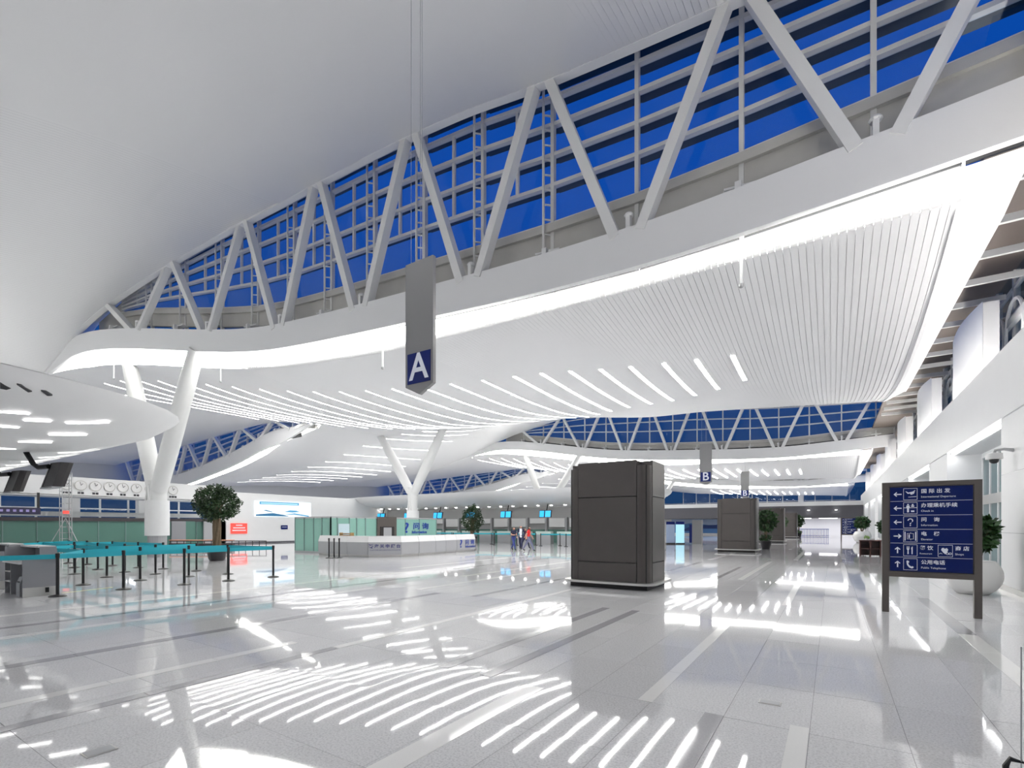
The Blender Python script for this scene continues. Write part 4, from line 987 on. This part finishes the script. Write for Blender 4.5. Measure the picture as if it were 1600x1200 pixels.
# ------------------------------------------------------------------ check-in islands
def island(yc, x0, x1, label, name):
    c = thing('check_in_canopy', label, 'canopy', (x1, yc, 0), 0, 'hull-shaped canopies over the check-in islands')
    half, zr_, zk = 6.6, 4.85, 3.55
    N = 44
    prof = [(-1.0, 1.02), (-0.985, 0.92), (-0.9, 0.62), (-0.7, 0.30), (-0.45, 0.10), (-0.2, 0.02), (0, 0.0), (0.2, 0.02), (0.45, 0.10), (0.7, 0.30), (0.9, 0.62), (0.985, 0.92), (1.0, 1.02)]
    rows = []; top = []
    for i in range(N+1):
        X = x0-x1+(0-(x0-x1))*(1-math.cos(PI*i/N))/2
        er = clamp(-X/4.6); el = clamp((X-(x0-x1))/16.0)
        wf = math.sqrt(max(0.0, 1-(1-er)**2.2))*math.sqrt(max(0.0, 1-(1-el)**1.6)); wf = max(wf, 0.003)
        lift = (1-er)**2*0.75+(1-el)**2*0.35
        rows.append([(X, half*wf*p, lerp(zk, zr_, clamp(q*(1-lift)+lift*1.0, 0, 1.02))) for p, q in prof])
        top.append([(X, half*wf*p*0.985, zr_+0.02+0.35*(1-p*p)*min(er, el)) for p, q in prof])
    autosmooth(MB().grid(rows).build('hull', PANEL, c), 60); MB().grid(top).build('top_skin', PANEL, c, smooth=True)
    return c, rows
def canopy_z(X, Y, yc, x0, x1):
    er = clamp((x1-X)/4.6); el = clamp((X-x0)/16.0); wf = math.sqrt(max(0.0, 1-(1-er)**2.2))*math.sqrt(max(0.0, 1-(1-el)**1.6)); p = clamp((Y-yc)/(6.6*max(wf, 0.01)), -1, 1)
    q = crom([-1.0, -0.985, -0.9, -0.7, -0.45, -0.2, 0, 0.2, 0.45, 0.7, 0.9, 0.985, 1.0], [1.02, 0.92, 0.62, 0.30, 0.10, 0.02, 0, 0.02, 0.10, 0.30, 0.62, 0.92, 1.02], p)
    lift = (1-er)**2*0.75+(1-el)**2*0.35
    return lerp(3.55, 4.85, clamp(q*(1-lift)+lift, 0, 1.02)), wf
I1, I2 = (0.7, -56.0, -13.4), (43.5, -56.0, -12.0)
c1, _ = island(I1[0], I1[1], I1[2], 'white hull-shaped canopy over the near check-in desks', 'near')
c2, _ = island(I2[0], I2[1], I2[2], 'long white hull-shaped canopy over the far check-in desks', 'far')
def can_strip(par, I, X, ya, yb, w=0.05):
    rows = []
    for y in frange(ya, yb, 8):
        z = canopy_z(X, y, *I)[0]-0.012; rows.append([(X-w/2-I[2], y-I[0], z), (X+w/2-I[2], y-I[0], z)])
    MB().grid(rows).build('canopy_light', CANM, par)
def hit_canopy(u, v, I):
    r = ray(u, v).normalized(); prev = None; k = 3.0
    while k < 90:
        p = Vector((0, 0, EYE))+r*k
        if I[1] < p.x < I[2]:
            z, wf = canopy_z(p.x, p.y, *I)
            if abs(p.y-I[0]) < 6.6*wf:
                if prev is not None and prev < 0 <= p.z-z: return Vector((p.x, p.y, z))
                prev = p.z-z
            else: prev = None
        k += 0.02
    return None
for q in ((0, 642, 45, 647.5), (0, 665, 28, 669), (0, 700, 23, 702), (32, 688, 78, 693), (80, 676, 132, 682), (108, 657, 167, 664), (40, 655, 78, 660)):
    a, b = hit_canopy(q[0], q[1], I1), hit_canopy(q[2], q[3], I1)
    if a and b: can_strip(c1, I1, (a.x+b.x)/2, a.y, b.y)
for X in frange(-19.5, -46, 14): can_strip(c1, I1, X, I1[0]+4.3, I1[0]+5.3)
for poly in (((0, 597), (17, 606), (10, 608), (0, 606)), ((26, 600), (34, 601), (50, 611), (44, 612)), ((64, 610), (72, 611), (82, 617), (74, 618))):
    hp = [hit_canopy(u, v, I1) for u, v in poly]
    if all(hp):
        g = MB(); n_ = len(hp); g.add([(p.x-I1[2], p.y-I1[0], p.z-0.008) for p in hp]+[(p.x-I1[2], p.y-I1[0], p.z+0.05) for p in hp], [tuple(range(n_)), tuple(range(2*n_-1, n_-1, -1))]+[(i, (i+1) % n_, n_+(i+1) % n_, n_+i) for i in range(n_)]); g.build('vent_slot', DARK, c1)
for k in range(9):
    Xq = -13.2-0.5*k; wq = canopy_z(Xq, I2[0], *I2)[1]*6.6; y = I2[0]-wq*0.93; z = canopy_z(Xq, y, *I2)[0]
    g = MB(); g.prism([(-0.10, -0.16), (0.06, -0.16), (0.14, 0.16), (0.0, 0.16)], lambda a, b, t: (Xq-I2[2]+a, y-I2[0]-b*0.35+t, z+b), -0.12, 0.05); g.build('vent_slot', DARK, c2)
for X in frange(-18, -50, 22):
    y = I2[0]-2.2; z = canopy_z(X, y, *I2)[0]; MB().lathe([(0.13, -0.03), (0.13, 0.0)], 10, (X-I2[2], y-I2[0], z-0.01)).build('downlight', DOWNM, c2)
# support columns of canopies
for par, I in ((c1, I1), (c2, I2)):
    for X in frange(-20, -48, 4):
        MB().bx(X-I[2]-0.2, X-I[2]+0.2, -0.2, 0.2, 0, 3.7).build('canopy_post', CNT, par)

def monitor_pair(x, y, z, rz, zc, label, group, m=SCRB):
    c = thing('hanging_monitors', label, 'monitor', (x, y, z), rz, group)
    for s_ in (-1, 1):
        g = MB(); g.prism([(0.02, 0), (0.62, 0.10), (0.62, 0.24), (0.40, 0.30), (0.10, 0.26), (0.02, 0.2)], lambda a, b, t: (s_*a, b+0.10*t/0.66-0.1, t-0.33), 0, 0.66); hs_ = g.build('housing', CHAR, c)
        g = MB(); g.add([(s_*0.06, -0.105, -0.29), (s_*0.58, -0.015, -0.29), (s_*0.58, 0.075, 0.28), (s_*0.06, -0.012, 0.28)], [(0, 1, 2, 3)]); g.build('screen', m, hs_)
    MB().tube([(0, 0.2, 0.2), (0, 0.34, 0.3), (0, 0.6, zc-z)], 0.05, 8).build('arm', BLACK, c)
    return c
# near island: monitors with dark backs toward us
for i, (u, v) in enumerate(((75, 742), (14, 752))):
    p = atY(u, v, 4.5)
    c = thing('hanging_monitors', ['twin dark monitors on a bent black arm under the near canopy', 'twin dark monitors hanging second under the near canopy'][i], 'monitor', (p.x, p.y, p.z), 0, 'monitors over the near desks')
    for s_ in (-1, 1):
        g = MB(); q = [(0.0, 0.0), (0.06, 0.10), (0.52, 0.20), (0.55, 0.10), (0.5, -0.06), (0.06, -0.14)]
        g.prism(q, lambda a, b, t: (s_*a, b+0.12+t*0.28, t), -0.34, 0.34); g.build('housing', CHAR, c)
    MB().box((0, 0.05, -0.36), (1.0, 0.2, 0.04)).build('lower_tray', CNT, c)
    MB().tube([(-0.02, 0.02, 0.24), (-0.36, -0.12, 0.22), (-0.46, -0.2, 0.32), (-0.78, -0.5, 1.15)], [0.07, 0.065, 0.065, 0.065], 8).build('arm', BLACK, c)
# near desks
def desk(x, y, label):
    d = thing('check_in_desk', label, 'desk', (x, y, 0), 0, 'near check-in desks')
    MB().bx(-0.03, 0.0, 0.0, 0.62, 0.22, 1.0).build('side_panel', DESK, d); MB().bx(-0.035, 0.004, 0.0, 0.62, 0, 0.22).build('kick_plate', SILVER, d)
    MB().prism([(0.3, 1.0), (0.62, 1.0), (0.62, 1.1), (0.58, 1.18), (0.3, 1.18)], lambda a, b, t: (t, a, b), -0.03, 0.0).build('upper_side', DESK, d)
    MB().bx(-1.5, -1.47, 0.0, 0.62, 0.0, 1.18).build('side_panel', DESK, d)
    MB().bx(-1.47, -0.03, 0.56, 0.62, 0, 1.18).build('front_panel', DESK, d); MB().bx(-1.47, -0.03, -0.05, 0.56, 0.78, 0.82).build('worktop', DESKW, d)
    MB().bx(-1.47, -0.03, 0.28, 0.6, 1.16, 1.2).build('top_shelf', DESKW, d); MB().bx(-1.0, -0.97, 0.0, 0.56, 0, 0.78).build('divider', DESK, d)
    for z in (0.3, 0.55): MB().bx(-1.47, -1.0, 0.0, 0.5, z, z+0.02).build('shelf', DESKW, d)
    MB().bx(-0.03, 0.006, 0.40, 0.47, 0.08, 0.2).build('socket', BLACK, d)
    return d
desk(-15.97, 3.45, 'grey check-in desk whose side panel faces the open hall')
d_ = desk(-18.6, 3.45, 'grey check-in desk beside the luggage belt, second in the row')
desk(-21.2, 3.45, 'grey check-in desk third in the row under the canopy')
pr = thing('document_printer', 'pale grey document printer tucked inside the desk', 'printer', (-16.35, 3.5, 0))
autosmooth(MB().prism([(0, 0), (0.3, 0), (0.3, 0.42), (0.2, 0.5), (0.06, 0.46), (0, 0.3)], lambda a, b, t: (t, a-0.05, b), -0.14, 0.14).build('case', CNT, pr), 30); MB().box((0, 0.0, 0.33), (0.18, 0.08, 0.06)).build('slot', DARK, pr)
wsh = MB().bx(-0.25, 0.25, -0.2, 0.2, 0, 0.06)
# far island wall, boards and desks
wi = struct('wall_island', 'grey backing wall of the far check-in island')
MB().bx(-50, -15.5, 42.6, 42.9, 1.2, 3.5).build('backing', mat('island_grey', (0.42, 0.42, 0.42), 0.5), wi); MB().bx(-50, -15.5, 42.5, 42.6, 0, 1.3).build('green_base', GREEND, wi)
xk = frange(-44.2, -17.9, 12)
for i, X in enumerate(xk):
    b = thing('notice_board', 'white notice board in the row above the far check-in desks', 'board', (X, 42.3, 1.55), 0, 'boards over far desks'); MB().bx(-0.85, 0.85, -0.03, 0.2, 0.0 if i % 3 else 0.35, 0.85).build('face', DESKW, b); MB().bx(-0.9, 0.9, 0.0, 0.22, 0.85, 0.9).build('top_edge', CNT, b)
    MB().bx(X+1.0-0.09, X+1.0+0.09, 42.2, 42.6, 0, 2.5).build('grey_post', CNT, wi)
    k = thing('check_in_desk', 'white-topped check-in desk in the row under the far canopy', 'desk', (X, 39.6, 0), 0, 'far check-in desks')
    MB().bx(-0.75, 0.75, 0, 0.6, 0, 0.86).build('front_panel', CNT, k); MB().bx(-0.78, 0.78, -0.03, 0.5, 0.86, 1.15).build('upper_panel', mat('pale_green_desk', (0.62, 0.75, 0.70), 0.4) if i == 0 else MATS['pale_green_desk'], k)
    if i % 2 == 0: monitor_pair(X, 39.9, 2.78, 0, 3.75, 'twin bright cyan check-in monitors under the far canopy', 'cyan monitors of the far desks')
# posters and totem at canopy end
for i, u in enumerate((1041, 1056)):
    a, b = ground(u, 850), ground(u+13, 850); t = thing('banner_stand', ['pale banner stand with blue header beside the big pillar', 'cyan banner stand with blue header by the island end'][i], 'banner', (a.x, a.y, 0)); w = (b-a).length
    d = (b-a).normalized()
    MB().beam((0, 0, 0.95), (d.x*w, d.y*w, 0.95), 0.08, 1.7).build('lower_panel', MURL if i == 0 else LCDL, t); MB().beam((0, 0, 1.92), (d.x*w, d.y*w, 1.92), 0.09, 0.26).build('header', BLUEB, t); MB().beam((0, 0, 0.05), (d.x*w, d.y*w, 0.05), 0.35, 0.1).build('foot', CHAR, t)
a = ground(1083, 850); t = thing('totem', 'dark grey totem with a violet-blue panel at the island end', 'totem', (a.x, a.y, 0)); MB().bx(-0.1, 0.75, 0, 0.5, 0, 2.2).build('body', GREYM, t); MB().bx(-0.35, -0.1, 0.05, 0.4, 0.1, 1.8).build('panel', BLUEB, t)

# ------------------------------------------------------------------ stanchions
def stanchion0():
    s = thing('queue_post', 'x', 'queue post')
    autosmooth(MB().lathe([(0.17, 0), (0.17, 0.015), (0.12, 0.035), (0.04, 0.05)], 20).build('base', BLACK, s), 40)
    autosmooth(MB().lathe([(0.034, 0.03), (0.034, 0.93)], 14).build('post', BLACK, s), 40)
    autosmooth(MB().lathe([(0.04, 0.93), (0.042, 1.03), (0.03, 1.04)], 14).build('head', BLACK, s), 40)
    return s
proto = None
def stanchion(p, label, group):
    global proto
    if proto is None: proto = stanchion0(); o = proto
    else: o = copy_tree(proto0)
    o.location = (p[0], p[1], 0); o['label'] = label; o['group'] = group
    return o
def belt(o, p, q, m=BELT):
    a = Vector((0, 0, 0.955)); d = Vector((q[0]-p[0], q[1]-p[1], 0)); L = d.length; d.normalize()
    MB().beam(a+d*0.04, a+d*(L-0.04), 0.006, 0.11).build('belt', m, o)
chains = [[(-20, 940), (90, 932), (193, 921), (288, 913.5), (357, 907.5), (427, 901.5)],
          [(62, 906), (130, 914), (219, 907), (295, 901), (356, 897)],
          [(20, 907), (117, 897), (167, 902)], [(167, 902), (243, 897), (307, 892)],
          [(30, 891), (107, 880), (153, 890), (195, 894)], [(116, 887), (176, 884), (216, 887), (255, 889)], [(60, 884), (136, 882)]]
all_pts = {}; todo = []
for ch in chains:
    for (u, v) in ch: all_pts.setdefault((u, v), ground(u, v))
stn = {}
def qlab(key):
    if key == (427, 901.5): return 'black corner belt post ending the queue lanes toward the information counter'
    if key == (90, 932): return 'black belt post right beside the grey desk side panel'
    if key in chains[0]: return 'black belt post in the outer queue lane facing the open hall'
    if key in chains[1]: return 'black belt post in the second queue lane behind the outer lane'
    return 'black belt post in the inner queue lanes toward the red bench'
first = True
for key, p in all_pts.items():
    if proto is None:
        proto = stanchion0(); o = proto
        proto0 = copy_tree(proto)     # spare clean copy for duplication
        o.location = (p.x, p.y, 0); o['label'] = qlab(key); o['group'] = 'near queue posts'
    else:
        o = stanchion(p, qlab(key), 'near queue posts')
    stn[key] = o
for ch in chains:
    for a, b in zip(ch[:-1], ch[1:]): belt(stn[a], all_pts[a], all_pts[b])
belt(stn[(356, 897)], all_pts[(356, 897)], all_pts[(427, 901.5)])
belt(stn[(90, 932)], all_pts[(90, 932)], all_pts[(130, 914)]); belt(stn[(117, 897)], all_pts[(117, 897)], all_pts[(60, 884)])
for (u, v) in ((514, 872), (522, 872), (530, 872)):
    stanchion(ground(u, v), 'black belt post parked close to the information counter', 'posts parked by the counter')
prev = None
for i, X in enumerate(frange(-33, -15.5, 15)):
    yy_ = 36.6 if i % 2 == 0 else 35.4
    o = stanchion((X, yy_), 'black belt post in the queue before the far check-in desks', 'far queue posts')
    if prev and i not in (5, 11): belt(prev[1], (prev[0], prev[2]), (X, yy_), GREEND if False else BELT)
    prev = (X, o, yy_)
for ch in list(proto0.children): bpy.data.objects.remove(ch)
bpy.data.objects.remove(proto0)
tag(MB().box(tuple(ground(138, 922)+Vector((0, 0, 0.001))), (0.08, 1.2, 0.004), 0.3).build('floor_tape', YELL), 'strip of yellow tape on the floor among the queue posts', 'floor tape')
# black stand at the frame edge
p = ground(1590, 1330); bs = thing('barrier_stand', 'black bracket of a stand with a thin upright pole near the right wall', 'stand', (0.685, 3.3, 0))
MB().tube([(0.0, 0, 0), (0.02, 0, 0.54), (0.035, 0, 0.575), (0.14, 0, 0.56), (0.16, 0, 0.5), (0.16, 0, 0)], 0.013, 8).build('bracket', BLACK, bs); MB().tube([(0.073, 0, 0), (0.073, 0, 1.12)], 0.003, 6).build('pole', CNT, bs); MB().box((0.08, 0, 0.01), (0.3, 0.25, 0.02)).build('base_plate', BLACK, bs)

# ------------------------------------------------------------------ people
def person(x, y, rz, h, label, top, legs, stride, arm, shirt=None):
    sc = h/1.72
    J = {'pel': (0, 0, 0.95), 'sp': (0, 0, 1.12), 'ch': (0, 0.02, 1.32), 'nk': (0, 0.02, 1.47), 'hd0': (0, 0.04, 1.55), 'hd': (0, 0.05, 1.64)}
    R = {'pel': 0.15, 'sp': 0.14, 'ch': 0.165, 'nk': 0.06, 'hd0': 0.085, 'hd': 0.098}
    E = [('pel', 'sp'), ('sp', 'ch'), ('ch', 'nk'), ('nk', 'hd0'), ('hd0', 'hd')]
    for s_, nm in ((-1, 'l'), (1, 'r')):
        f = stride*s_
        J['hp'+nm] = (0.09*s_, 0, 0.88); J['kn'+nm] = (0.10*s_, f*0.22+0.03, 0.50); J['an'+nm] = (0.10*s_, f*0.36-(0.06 if f < 0 else 0), 0.09+(0.05 if f < 0 else 0)); J['to'+nm] = (0.11*s_, f*0.36+0.13-(0.04 if f < 0 else 0), 0.035)
        J['sh'+nm] = (0.18*s_, 0.02, 1.40)
        if arm == 'front': J['el'+nm] = (0.22*s_, 0.02, 1.14); J['wr'+nm] = (0.12*s_, 0.24, 1.12); J['ha'+nm] = (0.04*s_, 0.30, 1.13)
        else: J['el'+nm] = (0.23*s_, -f*0.10-0.02, 1.14); J['wr'+nm] = (0.24*s_, -f*0.2+0.05, 0.90); J['ha'+nm] = (0.235*s_, -f*0.22+0.08, 0.80)
        R.update({'hp'+nm: 0.10, 'kn'+nm: 0.07, 'an'+nm: 0.05, 'to'+nm: 0.038, 'sh'+nm: 0.075, 'el'+nm: 0.052, 'wr'+nm: 0.036, 'ha'+nm: 0.036})
        E += [('pel', 'hp'+nm), ('hp'+nm, 'kn'+nm), ('kn'+nm, 'an'+nm), ('an'+nm, 'to'+nm), ('ch', 'sh'+nm), ('sh'+nm, 'el'+nm), ('el'+nm, 'wr'+nm), ('wr'+nm, 'ha'+nm)]
    keys = list(J); me = bpy.data.meshes.new('person'); me.from_pydata([J[k] for k in keys], [(keys.index(a), keys.index(b)) for a, b in E], [])
    o = bpy.data.objects.new('person_tmp', me); COL.objects.link(o)
    md = o.modifiers.new('skin', 'SKIN'); 
    for k, sv in zip(keys, me.skin_vertices[0].data): sv.radius = (R[k], R[k]*(0.72 if k in ('pel', 'sp', 'ch') else 1)); sv.use_root = (k == 'pel')
    o.modifiers.new('sub', 'SUBSURF').levels = 2; bpy.context.view_layer.update()
    m2 = bpy.data.meshes.new_from_object(o.evaluated_get(bpy.context.evaluated_depsgraph_get())); bpy.data.objects.remove(o)
    m2.name = 'person'; ms = [SKIN, top, legs, HAIR, SHOE, shirt or top]
    m2.materials.clear()
    for m in ms: m2.materials.append(m)
    segs = [(Vector(J[a]), Vector(J[b]), a, b) for a, b in E]
    for p in m2.polygons:
        c = p.center; best = None
        for A, B, a, b in segs:
            t = clamp((c-A).dot(B-A)/(B-A).length_squared); d = (c-(A+(B-A)*t)).length-lerp(R[a], R[b], t)
            if best is None or d < best[0]: best = (d, a, b, t)
        _, a, b, t = best; i = 1
        if b in ('hd', 'hd0') or b == 'nk' and t > 0.75: i = 3 if (c.z > 1.66 or c.y < 0.03 and c.z > 1.54) else 0
        elif b[:2] in ('kn', 'an', 'hp'): i = 2
        elif b[:2] == 'to': i = 4
        elif b[:2] == 'ha' or (b[:2] in ('wr',) and not shirt): i = 0
        elif b[:2] == 'el' and t > 0.6 and not shirt: i = 0
        elif shirt and b in ('ch', 'nk', 'sp') and c.y > 0.06 and abs(c.x) < 0.085: i = 5
        if i == 1 and b == 'sp' and c.z < 1.0: i = 2
        p.material_index = i; p.use_smooth = True
    ob = bpy.data.objects.new('person', m2); COL.objects.link(ob); ob.location = (x, y, 0); ob.rotation_euler = (0, 0, rz); ob.scale = (sc, sc, sc)
    return tag(ob, label, 'person')
g1 = ground(802.5, 859.8); g2 = ground(814, 858.6); g3 = ground(826, 861.3); g4 = ground(820, 857.5)
person(g1.x, g1.y, math.radians(-115), 1.62, 'person in dark shirt and blue jeans walking with hands held in front', NAVY, JEAN, 1.0, 'front')
person(g2.x, g2.y, math.radians(-160), 1.74, 'person in dark suit and white shirt walking beside the red shirt', SUIT, SUIT, -0.6, 'side', SHIRT)
person(g3.x, g3.y, math.radians(-70), 1.66, 'person in red shirt and grey trousers striding across the hall', REDC, GREYP, 1.0, 'side')
person(g4.x, g4.y, math.radians(-80), 1.55, 'person in maroon top and dark trousers half hidden behind the red shirt', MAROON, NAVY, -1.0, 'side')
